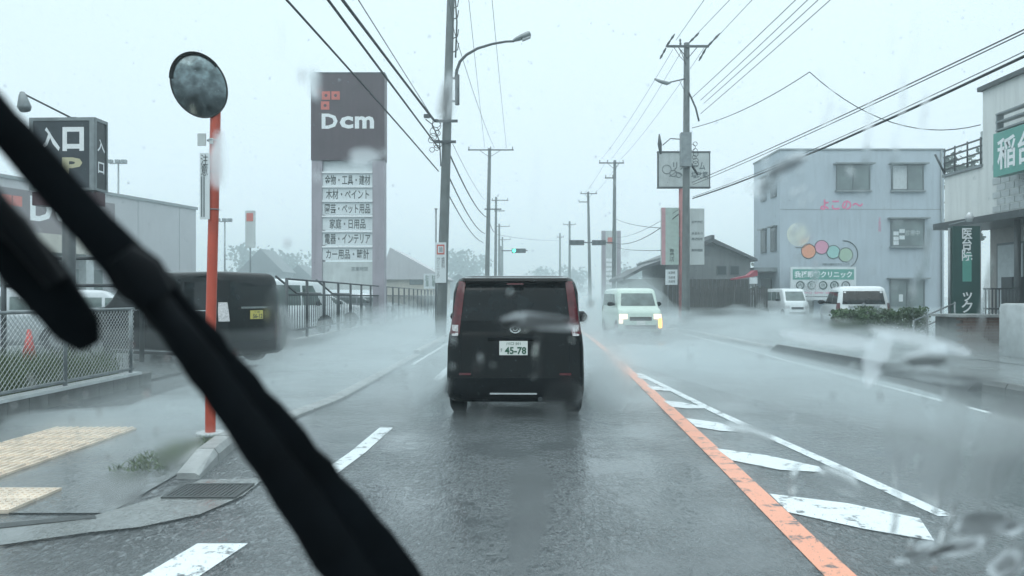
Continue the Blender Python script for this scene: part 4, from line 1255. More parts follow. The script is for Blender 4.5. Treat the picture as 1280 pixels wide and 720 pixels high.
# small white van and white minivan, right
c = Car(3.4, 1.48, box_lev(1.88, 0.25, 1.0, 0.08, 0.40, 0.86, 1.0), 0.12)
WV = thing('small_white_van', 'small white van parked facing out beside the clinic sign board', 'van', (17.05, 46.0, 0.11), PI - R(38))
WV.rotation_euler = (0, 0, PI + R(2))
c.body(M_carwhite, WV); axles(c, WV, 0.28, -1.15, 1.25); generic_front(c, WV, M_headoff, M_carglassp, 1.12, 1.88)
c = Car(4.3, 1.76, box_lev(1.74, 1.05, 0.98, 0.30, 0.75, 0.80, 1.0), 0.20)
WM = thing('white_minivan', 'white minivan parked with its dark rear window towards the road, behind the hedge', 'minivan', (12.75, 27.7, 0.11), R(-15))
c.body(M_carwhite, WM); axles(c, WM, 0.31, -1.35, 1.4); generic_front(c, WM, M_headoff, M_carglass, 1.10, 1.76)
MB().box(-0.50, 0.50, -2.17, -2.10, 1.02, 1.06).build('tailgate_garnish', M_chrome, WM)
plate(c, WM, 'rear', 0.90, M_plate, None)
em = MB(); em.ring((0, -2.135, 1.09), 0.05, 0.01, 'y', 14, 5); em.build('emblem', M_chrome, WM)

# parked cars in the car park, left
def parked(px, d, rot, H_, m, label, L_=4.0, W=1.68, hood=0.85, kind='car'):
    c = Car(L_, W, box_lev(H_, hood, 0.92, 0.30, 0.7, 0.80, 0.92), 0.18)
    t = thing('parked_car' if kind == 'car' else 'parked_van', label, kind, (*at_base(px, d)[:2], 0.15), rot, 'cars parked in the store car park')
    c.body(m, t); axles(c, t, 0.30, -1.2, 1.25); generic_front(c, t, M_headoff, M_carglassp, 1.02, H_)
    plate(c, t, 'front', 0.52, M_plate, None)
    return t
parked(-5, 17.5, R(-60), 1.55, M_carsilver, 'silver car at the left frame edge beyond the chain link fence')
parked(118, 21.5, R(-65), 1.52, M_carsilver, 'silver car seen between the two wiper blades')
parked(352, 26.5, R(-40), 1.95, M_carwhite, 'white box van just right of the black minivan, behind the pipe fence', 4.4, 1.7, 0.3, 'van')
parked(398, 32, R(-70), 1.55, M_carwhite, 'white car behind the pipe fence, left of the pylon foot')
parked(436, 37, R(-70), 1.50, M_carsilver, 'silver car behind the pipe fence under the product boards')
parked(462, 44, R(-80), 1.5, M_carwhite, 'white car farthest along the pipe fence, by the pylon column')
parked(205, 36, R(-60), 1.5, M_carwhite, 'white car far back in the car park, roof above the black minivan')

# ------------------------------------------------------------------ store building, left
a = Vector((-38.0, 41.5, 0)); b = Vector((-29.9, 70.0, 0))
u = (b - a).normalized(); LN = (b - a).length
st = thing('home_centre_store', 'long pale grey store building with brown fascia and white letters', 'store building', a, math.atan2(u.y, u.x) - 0)
# local +X runs along the facade, facing -Y (towards the road)
wl = MB(); wl.box(0, LN, 0.0, 25, 0, 9.7); wl.build('wall', M_store, st)
MB().box(-0.1, LN + 0.1, -0.15, 25.1, 9.703, 9.95).build('parapet', M_steel, st)
MB().box(0, 19.0, -0.9, -0.003, 5.9, 8.95).build('fascia', M_fascia, st)
MB().box(0, 19.4, -2.6, -0.005, 4.6, 5.89).build('canopy', M_beige, st)
for x in (1.5, 6.0, 10.5, 15.0, 19.0): MB().box(x - 0.35, x + 0.35, -2.5, -1.8, 0, 4.59).build('column', M_conl, st)
for x in (2.5, 7.0, 11.5, 16.0): MB().box(x, x + 2.6, -0.08, -0.004, 0.2, 3.6).build('shop_window', M_pane, st)
for ch, x_, z_, w_, h_ in (('D', 12.3, 7.75, 1.8, 1.75), ('c', 14.2, 7.65, 1.5, 1.5), ('m', 16.3, 7.65, 2.2, 1.5)):
    lettering(ch, st, x_, z_, w_, h_, -0.92, M_winkl, bold=0.035)
for cx, cz in ((9.6, 8.1), (10.4, 8.1), (9.6, 7.3)): MB().box(cx - .35, cx + .35, -0.96, -0.901, cz - .35, cz + .35).build('logo_square', M_redlogo, st)
sm = MB()
for x in (22, 27): sm.box(x + 0.4, x + 0.43, -0.02, -0.004, 0, 9.7)
sm.build('wall_joint', M_steel, st)

# ------------------------------------------------------------------ background houses and trees
def house(px0, px1, d, h, label, wallm, roofm, depth=8, gable=0.0, windows=(), name='house', cat='house', z0=0.05, extra_x=0.0):
    if d > 90:      # hazy ones stand well back
        q = 1.7; d *= q; h = (h - H0) * q * 0.85 + H0; gable *= q; windows = [(a * q, (b - H0) * q * .85 + H0, c_ * q, e * q) for a, b, c_, e in windows]
    x0 = (px0 - 640) / F * d; x1 = (px1 - 640) / F * d; W_ = x1 - x0
    t = thing(name, label, cat, ((x0 + x1) / 2, d, z0))
    MB().box(-W_ / 2, W_ / 2, 0, depth, 0, h).build('wall', wallm, t)
    if gable > 0:
        MB().prism([(-W_ / 2 - 0.4, h - 0.1), (W_ / 2 + 0.4, h - 0.1), (W_ / 2 + 0.4, h + 0.05), (0 + extra_x, h + gable), (-W_ / 2 - 0.4, h + 0.05)], 1, -0.4, depth + 0.4).build('roof', roofm, t)
    else:
        MB().box(-W_ / 2 - 0.1, W_ / 2 + 0.1, -0.1, depth + 0.1, h + 0.003, h + 0.25).build('roof', roofm, t)
    for (wx, wz, ww, wh) in windows:
        f_ = MB().box(wx - ww / 2, wx + ww / 2, -0.06, -0.002, wz - wh / 2, wz + wh / 2).build('window', M_frame, t)
        MB().box(wx - ww / 2 + .06, wx + ww / 2 - .06, -0.07, -0.0605, wz - wh / 2 + .06, wz + wh / 2 - .06).build('pane', M_pane, f_)
    return t
hb = house(481, 552, 72, 3.2, 'beige gabled building beyond the pipe fence, right of the pylon', M_beige, M_store, 10, 3.0, ((0.3, 3.9 - 0.9, 1.3, 0.8),), extra_x=-2.2)
house(300, 352, 95, 5.2, 'faint hazy house with a hipped roof left of the pylon', M_greyw, M_roof, 9, 3.0, ((-1.2, 3.8, 1.2, 1.0), (1.4, 3.8, 1.2, 1.0)))
house(354, 392, 105, 4.2, 'faint low house just left of the pylon in the haze', M_greyw, M_roof, 9, 2.2, ((0, 3, 1.4, 1.0),))
house(240, 296, 110, 5.0, 'faint flat roofed block beyond the end of the store wall', M_conc, M_conc, 9, 0, ((-1, 3.5, 1.4, 1.0), (2, 3.5, 1.4, 1.0)), name='block_building', cat='building')
house(555, 592, 110, 3.6, 'faint low building beyond the left pole', M_greyw, M_roof, 9, 1.6, ((0, 2.4, 1.2, 0.8),))
house(640, 664, 190, 4.5, 'faintest small house at the very end of the street', M_greyw, M_roof, 9, 1.8)
house(668, 692, 210, 5.5, 'faint flat building at the end of the street right of centre', M_conc, M_conc, 9, 0, name='block_building', cat='building')
house(776, 800, 110, 4.0, 'faint house roof behind the right signal pole', M_greyw, M_roof, 9, 2.0)
# far pole sign (product tower) px 752-776
t = thing('tower_sign', 'hazy narrow pink and grey tower sign beyond the right utility pole', 'sign', (*at_base(764, 72)[:2], 0.05))
MB().box(-0.93, 0.93, 0, 0.4, 0.5, 7.85).build('panel', M_signg, t)
MB().box(-0.93, -0.55, -0.03, -0.002, 0.5, 7.85).build('edge_strip', M_lilac, t)
MB().box(0.55, 0.93, -0.03, -0.002, 2.0, 7.85).build('edge_strip', M_lilac, t)
for k_ in range(6): MB().box(-0.5, 0.5, -0.03, -0.002, 2.6 + 0.45 * k_, 2.9 + 0.45 * k_).build('board', M_winkl, t)
MB().box(-0.35, 0.35, -0.03, -0.002, 6.6, 7.2).build('logo_square', M_redlogo, t)

def tree(px, d, h, w_, label, seed, n=900, m=None):
    if d > 90: h = (h - H0) * 1.8 + H0; w_ *= 1.9; d *= 2.05
    r_ = random.Random(seed)
    t = thing('leafy_tree', label, 'tree', (*at_base(px, d)[:2], 0.0), 0, 'hazy trees behind the houses')
    tr = MB(); tr.tube([(0, 0, 0), (0.1, 0, h * 0.35), (0.0, 0.1, h * 0.7)], [0.22, 0.15, 0.06], 8)
    for k_ in range(5):
        an = k_ * 1.3; tr.tube([(0.05, 0, h * (0.3 + 0.06 * k_)), (math.cos(an) * w_ * .3, math.sin(an) * w_ * .3, h * (0.55 + 0.05 * k_))], [0.08, 0.03], 6)
    tr.build('trunk', M_dwood, t)
    cl = [(r_.uniform(-.32, .32) * w_, r_.uniform(-.3, .3) * w_, h * r_.uniform(0.42, 0.88), w_ * r_.uniform(0.14, 0.26)) for _ in range(13)]
    mb = MB()
    for i in range(n):
        c_ = r_.choice(cl); v = Vector((r_.gauss(0, 1), r_.gauss(0, 1), r_.gauss(0, 1))).normalized() * c_[3] * r_.uniform(0.55, 1.08)
        p = Vector(c_[:3]) + v; s_ = r_.uniform(0.12, 0.26) * w_ / 6
        a_ = Vector((r_.gauss(0, 1), r_.gauss(0, 1), r_.gauss(0, 1))).normalized(); b_ = a_.cross(Vector((r_.gauss(0, 1), r_.gauss(0, 1), r_.gauss(0, 1)))).normalized()
        mb.add([p - a_ * s_, p + b_ * s_, p + a_ * s_, p - b_ * s_], [(0, 1, 2, 3)])
    mb.build('crown', m or M_farleaf, t)
for i, (px, d, h, w_, lb) in enumerate((
        (318, 120, 10.5, 10, 'dim hazy tree behind the houses, farthest left of the pylon'),
        (372, 130, 9.5, 9, 'dim hazy tree right behind the low house left of the pylon'),
        (568, 135, 11.0, 9, 'dim rounded tree filling the haze right of the tall left pole'),
        (590, 150, 12.0, 9, 'pale tree clump against the second left pole'),
        (676, 180, 9, 10, 'pale tree at the end of the street, left of the slim right poles'),
        (720, 160, 9, 9, 'pale tree behind the slim right poles'),
        (790, 120, 7.5, 7, 'pale tree between the signal pole and the tall sign'),
        (1196, 60, 14.2, 7, 'pale tree top showing over the balcony between clinic and white building'),
        (925, 80, 6.0, 7, 'dim tree behind the dark house beside the clinic'))):
    tree(px, d, h, w_, lb, 20 + i)

# ------------------------------------------------------------------ right side: pole sign, dark house, clinic, white building
d = 34.6; ks = d / F
zs_ = lambda py: H0 + (371 - py) * ks - 0.1
RS = thing('renovation_sign', 'grey renovation billboard on a faded red post behind the dark pole', 'billboard', (*at_base(854, d)[:2], 0.1))
xs = lambda px: (px - 854) * ks
MB().box(xs(822), xs(887), -0.08, 0.10, zs_(235), zs_(190)).build('board', M_signg, RS)
fr = MB()
for a_, b_, c_, e_ in ((822, 887, 191.2, 189.5), (822, 887, 235.5, 233.8)): fr.box(xs(a_) - .02, xs(b_) + .02, -0.11, 0.12, zs_(c_), zs_(e_))
for a_ in (822, 886): fr.box(xs(a_), xs(a_ + 1), -0.11, 0.12, zs_(233.7), zs_(191.3))
fr.build('frame', M_dsteel, RS)
lettering('リフォーム', RS, xs(861), zs_(208), 40 * ks, 10 * ks, -0.09, M_inkg, bold=0.02)
lettering('増改築', RS, xs(874), zs_(219), 21 * ks, 8.5 * ks, -0.09, M_inkg, bold=0.02)
mb = MB()
for cx_, cz_, r_ in ((833, 212, 5.5), (841, 217, 4), (848, 219, 3.2)): mb.ring((xs(cx_), -0.085, zs_(cz_)), r_ * ks, 0.02, 'y', 18, 5)
mb.tube([(xs(836), -0.085, zs_(221)), (xs(845), -0.085, zs_(215)), (xs(855), -0.085, zs_(221))], 0.018, 5)
mb.build('drawing', M_steel, RS)
MB().tube([(xs(852), 0.02, 0), (xs(852), 0.02, zs_(236))], 0.13, 12).build('post', M_redpole if False else mat('faded_red_post', (0.42, 0.17, 0.17), 0.5, var=0.2, grime=0.3), RS)
va = MB().box(xs(826), xs(847.5), -0.14, 0.06, zs_(331), zs_(260)).build('tall_board', mat('pale_green_board', (0.42, 0.52, 0.48), 0.4, var=0.1), RS)
MB().box(xs(826), xs(831), -0.15, -0.1405, zs_(331), zs_(260)).build('pink_edge', mat('pink_edge', (0.52, 0.30, 0.33), 0.4), va)
lettering('専門店', va, xs(839), zs_(319), 5.5 * ks, 16 * ks, -0.15, M_ink, vertical=True)
vb = MB().box(xs(862), xs(879.5), -0.14, 0.06, zs_(331), zs_(261)).build('side_board', M_signg, RS)
for py, tx in ((278, '外壁屋根'), (292, '水まわり'), (299, '店舗住宅'), (313, '無料相談')): lettering(tx, vb, xs(870.5), zs_(py), 14 * ks, 3.4 * ks, -0.15, M_inkg, bold=0.02)
vc = MB().box(xs(832), xs(846), -0.14, 0.06, zs_(356), zs_(337)).build('small_board', M_sign, RS)
for py in (341, 347, 352): lettering('駐車場', vc, xs(839), zs_(py), 8 * ks, 3.4 * ks, -0.15, M_ink)
MB().box(xs(847.6), xs(861.9), -0.06, 0.0, zs_(300), zs_(296)).build('crossbar', M_steel, RS)

# traffic island kerb at the pole foot
kb2 = MB(); kb2.prism([(-0.75, -0.35), (0.5, -0.45), (1.1, -1.2), (0.9, -1.3), (0.3, -0.7), (-0.75, -0.55)], 2, 0, 0.13)
o = kb2.build('kerb_corner', M_concd, None, (RP1.x, RP1.y + 0.1, 0.1)); o['kind'] = 'structure'

# dark house
dh = 50.0; kh = dh / F
zh = lambda py: H0 + (371 - py) * kh - 0.1
DH = thing('dark_house', 'dark grey tile-roofed house with plank walls left of the clinic', 'house', (*at_base(888, dh)[:2], 0.1))
xh = lambda px: (px - 888) * kh
MB().box(xh(832), xh(938), 0.0, 9, 0, zh(322)).build('wall', M_greyw, DH)
MB().prism([(xh(826), zh(322)), (xh(888), zh(298)), (xh(944), zh(324)), (xh(944), zh(327)), (xh(888), zh(303)), (xh(826), zh(326))], 1, -0.5, 9.5).build('roof', M_roof, DH)
MB().box(xh(886), xh(890.5), -0.5, 9.5, zh(300), zh(294.5)).build('ridge', M_roof, DH)
MB().prism([(xh(833), zh(322.1)), (xh(888), zh(303.2)), (xh(938), zh(322.1))], 1, 0.02, 0.2).build('gable', M_greyw, DH)
MB().prism([(xh(776), zh(347)), (xh(800), zh(334)), (xh(834), zh(322)), (xh(834), zh(326)), (xh(800), zh(338)), (xh(776), zh(351))], 1, -1.2, 6).build('lean_to_roof', M_roof, DH)
MB().box(xh(784), xh(831.8), -0.6, 5, 0, zh(349)).build('lean_to_wall', M_dwood, DH)
for px in range(836, 936, 5):
    MB().box(xh(px), xh(px + 4.2), -0.06, -0.002, 0.05, zh(349)).build('plank', M_dwood, DH)
for px in (902, 918):
    f_ = MB().box(xh(px - 6), xh(px + 6), -0.06, -0.002, zh(344), zh(332)).build('window', M_frame, DH)
    MB().box(xh(px - 5), xh(px + 5), -0.07, -0.0605, zh(343), zh(333)).build('pane', M_glass, f_)
# plank fence in front
PFN = thing('plank_fence', 'dark weathered plank fence between the dark house and the clinic', 'fence', (*at_base(852, 46)[:2], 0.1))
k4 = 46 / F
for i, px in enumerate(range(0, 108, 3)):
    hh = 1.95 + 0.1 * rr.uniform(-1, 1)
    MB().box(px * k4, px * k4 + 2.6 * k4, 0.0, 0.03, 0, hh).build('plank', M_dwood, PFN)
for z in (0.5, 1.5): MB().box(0, 108 * k4, 0.031, 0.08, z, z + 0.08).build('rail', M_dwood, PFN)
# red awning + shop lantern
RA = thing('red_awning', 'small red awning over a doorway by the plank fence', 'awning', (*at_base(934, 44.8)[:2], 0.1))
k5 = 44.8 / F; z5 = lambda py: H0 + (371 - py) * k5 - 0.1
MB().prism([(-0.9, z5(348)), (0.0, z5(344)), (0.35, z5(338)), (0.5, z5(338)), (0.5, z5(345)), (-0.9, z5(350))], 1, -0.4, 0.4).build('canopy', M_red, RA)
for x in (-0.8, 0.5): MB().tube([(x, 0, 0), (x, 0, z5(348))], 0.04, 6).build('post', M_dwood, RA)
wl_ = MB().box(0.0, 0.45, -0.5, -0.42, z5(355), z5(347)).build('white_panel', M_sign, RA)

# clinic
dc = 50.0; kc = dc / F
zc_ = lambda py: H0 + (371 - py) * kc - 0.1
CX = (975 - 640) * kc
CL = thing('clinic_building', 'pale blue-grey three storey clinic building with coloured circles', 'clinic building', (CX, dc, 0.1))
xc = lambda px: (px - 975) * kc
WC = xc(1180); HC = zc_(188)
MB().box(0, WC, 0, 5.4, 0, HC).build('wall', M_clinic, CL)
MB().box(-0.06, WC + 0.06, -0.06, 5.46, HC + 0.003, HC + 0.12).build('roof', M_steel, CL)
def win(px0, px1, py0, py1, split=True, left=None, right=None, hood=True):
    f_ = MB(); x0, x1, z0, z1 = xc(px0), xc(px1), zc_(py1), zc_(py0)
    fw = 0.08
    f_.box(x0, x1, -0.10, -0.002, z0, z0 + fw); f_.box(x0, x1, -0.10, -0.002, z1 - fw, z1)
    f_.box(x0, x0 + fw, -0.10, -0.002, z0 + fw, z1 - fw); f_.box(x1 - fw, x1, -0.10, -0.002, z0 + fw, z1 - fw)
    xm = (x0 + x1) / 2
    if split: f_.box(xm - 0.04, xm + 0.04, -0.09, -0.002, z0 + fw, z1 - fw)
    wo = f_.build('window', M_frame, CL)
    MB().box(x0 + fw, xm - 0.04 if split else x1 - fw, -0.05, -0.002, z0 + fw, z1 - fw).build('pane', left or M_pane, wo)
    if split: MB().box(xm + 0.04, x1 - fw, -0.06, -0.002, z0 + fw, z1 - fw).build('pane', right or M_pane, wo)
    MB().box(x0 - 0.08, x1 + 0.08, -0.22, -0.003, z0 - 0.11, z0 - 0.003).build('sill', M_steel, wo)
    if hood: MB().box(x0 - 0.2, x1 + 0.2, -0.45, -0.003, z1 + 0.003, z1 + 0.09).build('hood', M_steel, wo)
    return wo
win(1045, 1087, 206, 238)
win(1114, 1154, 206, 238, True, M_curtain, M_pane)
w3 = win(1113, 1155, 274, 308, False)
for i, (px, py) in enumerate(((1119.5, 292), (1119.5, 298.5), (1119.5, 304), (1127, 289), (1127, 297))):
    MB().box(xc(px - 3.3), xc(px + 3.3), -0.062, -0.052, zc_(py + 2.3), zc_(py - 2.6)).build('poster', M_sign, w3)
lettering('診療中', w3, xc(1140), zc_(291), 18 * kc, 7 * kc, -0.056, M_curtain)
w4 = win(1112, 1155, 349, 386, True)
MB().box(xc(1123), xc(1128), -0.075, -0.062, zc_(377), zc_(368)).build('poster', M_sign, w4)
# entrance at the lower left of the front
f_ = MB().box(xc(953 + 24), xc(1016), -0.12, -0.002, 0, zc_(376)).build('door', M_frame, CL)
MB().box(xc(979), xc(1014), -0.13, -0.1205, 0.1, zc_(378)).build('pane', M_glass, f_)
# side face windows (wall at x=0, running back)
for z0, z1 in ((zc_(244), zc_(213)), (zc_(313), zc_(282))):
    for y0, y1 in ((0.6, 1.7), (2.6, 3.7)):
        f_ = MB().box(-0.08, -0.002, y0, y1, z0, z1).build('window', M_frame, CL)
        MB().box(-0.09, -0.0805, y0 + .08, y1 - .08, z0 + .08, z1 - .08).build('pane', M_glass, f_)
        MB().box(-0.30, -0.003, y0 - .1, y1 + .1, z1 + 0.003, z1 + 0.08).build('hood', M_steel, f_)
MB().box(-1.6, -0.002, 0.5, 4.6, zc_(339), zc_(334)).build('porch_roof', M_steel, CL)
MB().tube([(-1.5, 0.7, 0), (-1.5, 0.7, zc_(339.2))], 0.06, 8).build('porch_post', M_steel, CL)
MB().box(-0.09, -0.001, 1.5, 3.6, 0.0, zc_(347)).build('side_door', M_dsteel, CL)
# pipes, joints
MB().tube([(xc(1176), -0.08, 0), (xc(1176), -0.08, HC)], 0.05, 8).build('downpipe', M_steel, CL)
MB().box(0, WC, -0.012, -0.0015, zc_(262), zc_(261.4)).build('wall_joint', M_steel, CL)
# mural: pink words, circles, arc
lettering('よこの〜', CL, xc(1052), zc_(256), 54 * kc, 13 * kc, -0.014, M_pink, bold=0.03)
ls = lettering('子供内科', CL, xc(1099.5), zc_(281), 3.4 * kc, 18 * kc, -0.012, M_pink, vertical=True)
mb = MB()
for cx_, cz_, r_, mm, nm in ((998, 293, 14.5, M_logo_cr, 'cream'), (1010.5, 314, 9, M_logo_or, 'orange'), (1027, 309, 8.6, M_logo_pk, 'pink'), (1041.5, 315, 8.2, M_logo_te, 'teal'), (1057, 318.5, 8.8, M_logo_gr, 'green')):
    y_ = {'cream': -0.012, 'orange': -0.026, 'pink': -0.020, 'teal': -0.026, 'green': -0.020}[nm]
    MB().disc((xc(cx_), y_, zc_(cz_)), r_ * kc, 1, 0.006, 36).build('painted_circle', mm, CL)
    if nm != 'cream': mb.ring((xc(cx_), y_, zc_(cz_)), r_ * kc, 0.025, 'y', 36, 5)
mb.ring((xc(1055), -0.02, zc_(318)), 17 * kc, 0.03, 'y', 30, 5, R(-60), R(95))
mb.tube([(xc(994), -0.02, zc_(309.5)), (xc(1004), -0.02, zc_(309.5)), (xc(1012), -0.02, zc_(304))], 0.022, 5)
mb.build('painted_outline', M_dsteel, CL)
lettering('内科小児科のクリニック', CL, xc(1045), zc_(330.5), 34 * kc, 3.4 * kc, -0.012, M_inkg, bold=0.02)

SB = thing('clinic_signboard', 'white and green clinic sign board standing before the blue-grey building', 'sign', (*at_base(1029, 49.0)[:2], 0.1))
k6 = 49.0 / F; z6 = lambda py: H0 + (371 - py) * k6 - 0.1; x6 = lambda px: (px - 1029) * k6
MB().box(x6(988.5), x6(1070), 0, 0.15, z6(375), z6(333.5)).build('board', M_sign, SB)
g6 = MB().box(x6(991), x6(1067.5), -0.012, -0.001, z6(349.5), z6(336.5)).build('green_band', M_green, SB)
lettering('我孫眼鶴クリニック', g6, x6(1029), z6(343), 72 * k6, 8.5 * k6, -0.016, M_winkl, bold=0.03)
for i, ch in enumerate('内胃他整皮'):
    px = 1000.3 + 14.2 * i
    rg_ = MB(); rg_.ring((x6(px), -0.012, z6(356.5)), 4.7 * k6, 0.045, 'y', 20, 5); ro = rg_.build('round_symbol', M_dgreen if i < 4 else M_inkg, SB)
    lettering(ch, ro, x6(px), z6(356.5), 5 * k6, 5 * k6, -0.012, M_dgreen if i < 4 else M_inkg)
lettering('診療時間・電話予約・駐車場', SB, x6(1022), z6(366), 36 * k6, 2.6 * k6, -0.012, M_pink)
MB().box(x6(1003), x6(1060), -0.012, -0.001, z6(371.2), z6(370.2)).build('rule', M_inkg, SB)
for px in (996, 1062): MB().tube([(x6(px), 0.08, 0), (x6(px), 0.08, z6(375.2))], 0.06, 8).build('post', M_steel, SB)

# white building, right: wall parallel to the road at x=15.2
WB = thing('white_clinic_building', 'white building with roof terrace, canopy and green sign at the frame edge', 'building', (15.2, 26.0, 0.1))
MB().box(0, 9, -20, 0, 3.95, 5.56).build('upper_wall', M_whitew, WB)
MB().box(1.6, 9, -20, 0.0, 0, 3.948).build('shop_wall', mat('shop_wall', (0.28, 0.27, 0.26), 0.5, var=0.15), WB)
MB().box(0.004, 8, -20, -2.1, 5.562, 8.0).build('top_storey', M_whitew, WB)
MB().box(-0.12, 8.1, -20, -2.0, 8.003, 8.14).build('roof_edge', M_dsteel, WB)
MB().box(-0.3, 1.598, -20, 0.2, 3.72, 3.94).build('canopy', M_dsteel, WB)
MB().box(-0.06, 9, -2.099, 0.06, 5.563, 5.66).build('terrace_edge', M_steel, WB)
for y_ in (-0.3, -3.6, -7.2): MB().tube([(0.1, y_, 0), (0.1, y_, 3.715)], 0.09, 10).build('canopy_post', M_dsteel, WB)
for y0, y1, mm in ((-1.9, -0.5, M_curtain), (-3.4, -2.1, M_pane), (-5.2, -3.7, M_curtain), (-7, -5.4, M_pane)):
    f_ = MB().box(1.5, 1.598, y0, y1, 0.3, 3.2).build('shop_window', M_frame, WB)
    MB().box(1.48, 1.4995, y0 + .08, y1 - .08, 0.38, 3.12).build('pane', mm, f_)
MB().box(0.6, 1.55, -2.6, -2.1, 0.9, 2.0).build('shutter_box', M_dsteel, WB)
# terrace railing
for z in (5.80, 6.02, 6.24, 6.46): MB().box(-0.02, 0.02, -2.05, 0.05, z, z + 0.05).build('railing_bar', M_dsteel, WB)
for y_ in (-2.0, -1.3, -0.6, 0.0): MB().tube([(0, y_, 5.66), (0, y_, 6.55)], 0.03, 6).build('railing_post', M_dsteel, WB)
MB().tube([(0, 0, 5.7), (-0.25, 0.15, 6.4)], 0.04, 6).build('railing_stay', M_dsteel, WB)
MB().box(0.5, 1.2, -1.9, -1.2, 5.9, 6.9).build('air_conditioner', M_conl, WB)
# tiles on the lower right of the upper wall
for j in range(7):
    for i in range(9):
        MB().box(-0.02, -0.001, -3.0 - 0.42 * i - (0.2 if j % 2 else 0), -2.62 - 0.42 * i - (0.2 if j % 2 else 0), 4.02 + 0.22 * j, 4.21 + 0.22 * j).build('tile', M_conl, WB)
# green sign box on the wall
GS = thing('green_wall_sign', 'green box sign with two white characters high on the white building', 'sign', (14.72, 19.2, 5.08))
MB().box(-0.15, 0.15, -1.2, 3.2, 0.0, 1.31).build('box', M_green, GS)
Mg = Matrix.Translation((-0.156, 2.2 - 0.15, 0)) @ Matrix.Rotation(R(-90), 4, 'Z')
lettering('稲台', GS, 0.25-0.55+0.15, 0.66, 1.62, 0.95, 0, M_winkl, M=Mg, bold=0.02)
fr = MB()
for z in (1.37, 1.62, 1.86): fr.box(-0.12, 0.12, -1.2, 3.15, z, z + 0.05)
for y_ in (-1.1, 1.0, 3.1): fr.box(-0.10, 0.10, y_, y_ + 0.06, 1.35, 1.9)
fr.build('frame', M_steel, GS)
fr = MB(); fr.tube([(0.1, 0, 0.2), (0.49, 0, 0.2)], 0.04, 6); fr.tube([(0.1, 3, 0.2), (0.49, 3, 0.2)], 0.04, 6); fr.build('bracket', M_steel, GS)

# vertical green banner sign
BN = thing('vertical_green_sign', 'tall dark green vertical sign with white characters before the white building', 'sign', (*at_base(1206, 21.5)[:2], 0.1))
k7 = 21.5 / F; z7 = lambda py: H0 + (371 - py) * k7 - 0.1
MB().box(-0.40, 0.38, -0.1, 0.1, z7(393), z7(283)).build('panel', M_dgreen, BN)
MB().box(-0.13, 0.13, -0.108, -0.101, z7(352), z7(316)).build('faded_strip', M_green, BN)
lettering('医台院', BN, 0.0, z7(306), 0.30, 0.95, -0.112, M_winkl, vertical=True, bold=0.02)
lettering('ック', BN, 0.0, z7(378), 0.32, 0.6, -0.106, M_winkl, vertical=True, bold=0.02)
for x in (-0.45, 0.43): MB().tube([(x, 0, 0), (x, 0, z7(285))], 0.035, 8).build('post', M_steel, BN)
MB().tube([(-0.45, 0, z7(281)), (0.05, 0, z7(276)), (0.1, 0, z7(270))], 0.02, 6).build('lamp_arm', M_steel, BN)
MB().tube([(0.12, -0.05, z7(266)), (0.1, -0.05, z7(272)), (0.1, -0.05, z7(277))], [0.05, 0.12, 0.08], 10).build('lamp_head', M_headoff, BN)

# planter wall of brown bricks
PL = thing('brick_planter', 'brown brick planter wall at the foot of the vertical green sign', 'planter', (*at_base(1203, 18.2)[:2], 0.1))
MB().box(0.02, 2.1, 0.02, 1.2, 0, 0.86).build('core', M_concd, PL)
bmesh_ = MB().box(0, 0.205, 0, 0.10, 0, 0.062)
b0 = bmesh_.build('brick', M_brown, PL, (0, -0.02, 0))
for j in range(12):
    for i in range(10):
        if i == j == 0: continue
        share(b0, PL, (0.213 * i - (0.1 if j % 2 else 0), -0.02 + rr.uniform(-0.004, 0.004), 0.072 * j), 'brick')
MB().box(-0.12, 2.12, -0.06, 1.22, 0.868, 0.93).build('coping', M_conc, PL)
# railing on the planter
RL = thing('dark_railing', 'dark upright-bar railing on the brick planter beside the green sign', 'railing', (*at_base(1232, 18.6)[:2], 1.03))
for z in (0.12, 0.62): MB().box(-0.05, 0.9, -0.02, 0.02, z, z + 0.04).build('rail', M_dsteel, RL)
for i in range(11): MB().box(0.085 * i - 0.01, 0.085 * i + 0.012, -0.012, 0.012, 0, 0.66).build('bar', M_dsteel, RL)
WBX = thing('white_tank', 'white rounded cabinet cut by the right frame edge', 'cabinet', (*at_base(1283, 16.8)[:2], 0.1))
c = Car(0.9, 0.75, [(0.0, .02, .02, .96), (0.03, 0, 0, 1), (1.12, 0, 0, 1), (1.2, .03, .03, .94), (1.22, .1, .1, .8)], 0.12)
c.body(M_conl, WBX)
MB().box(-0.3, 0.3, -0.462, -0.45, 0.55, 0.57).build('seam', M_steel, WBX)

# ramp handrails
HR = thing('handrail', 'grey pipe handrail of a ramp between the hedge and the green sign', 'handrail', (*at_base(1142, 20.5)[:2], 0.1))
for i in range(4): MB().tube([(0.38 * i, 0, 0), (0.38 * i, 0, 0.72 + 0.17 * i)], 0.024, 8).build('post', M_steel, HR)
for z in (0.70, 0.42): MB().tube([(0, 0, z), (1.16, 0, z + 0.5)], 0.022, 8).build('rail', M_steel, HR)

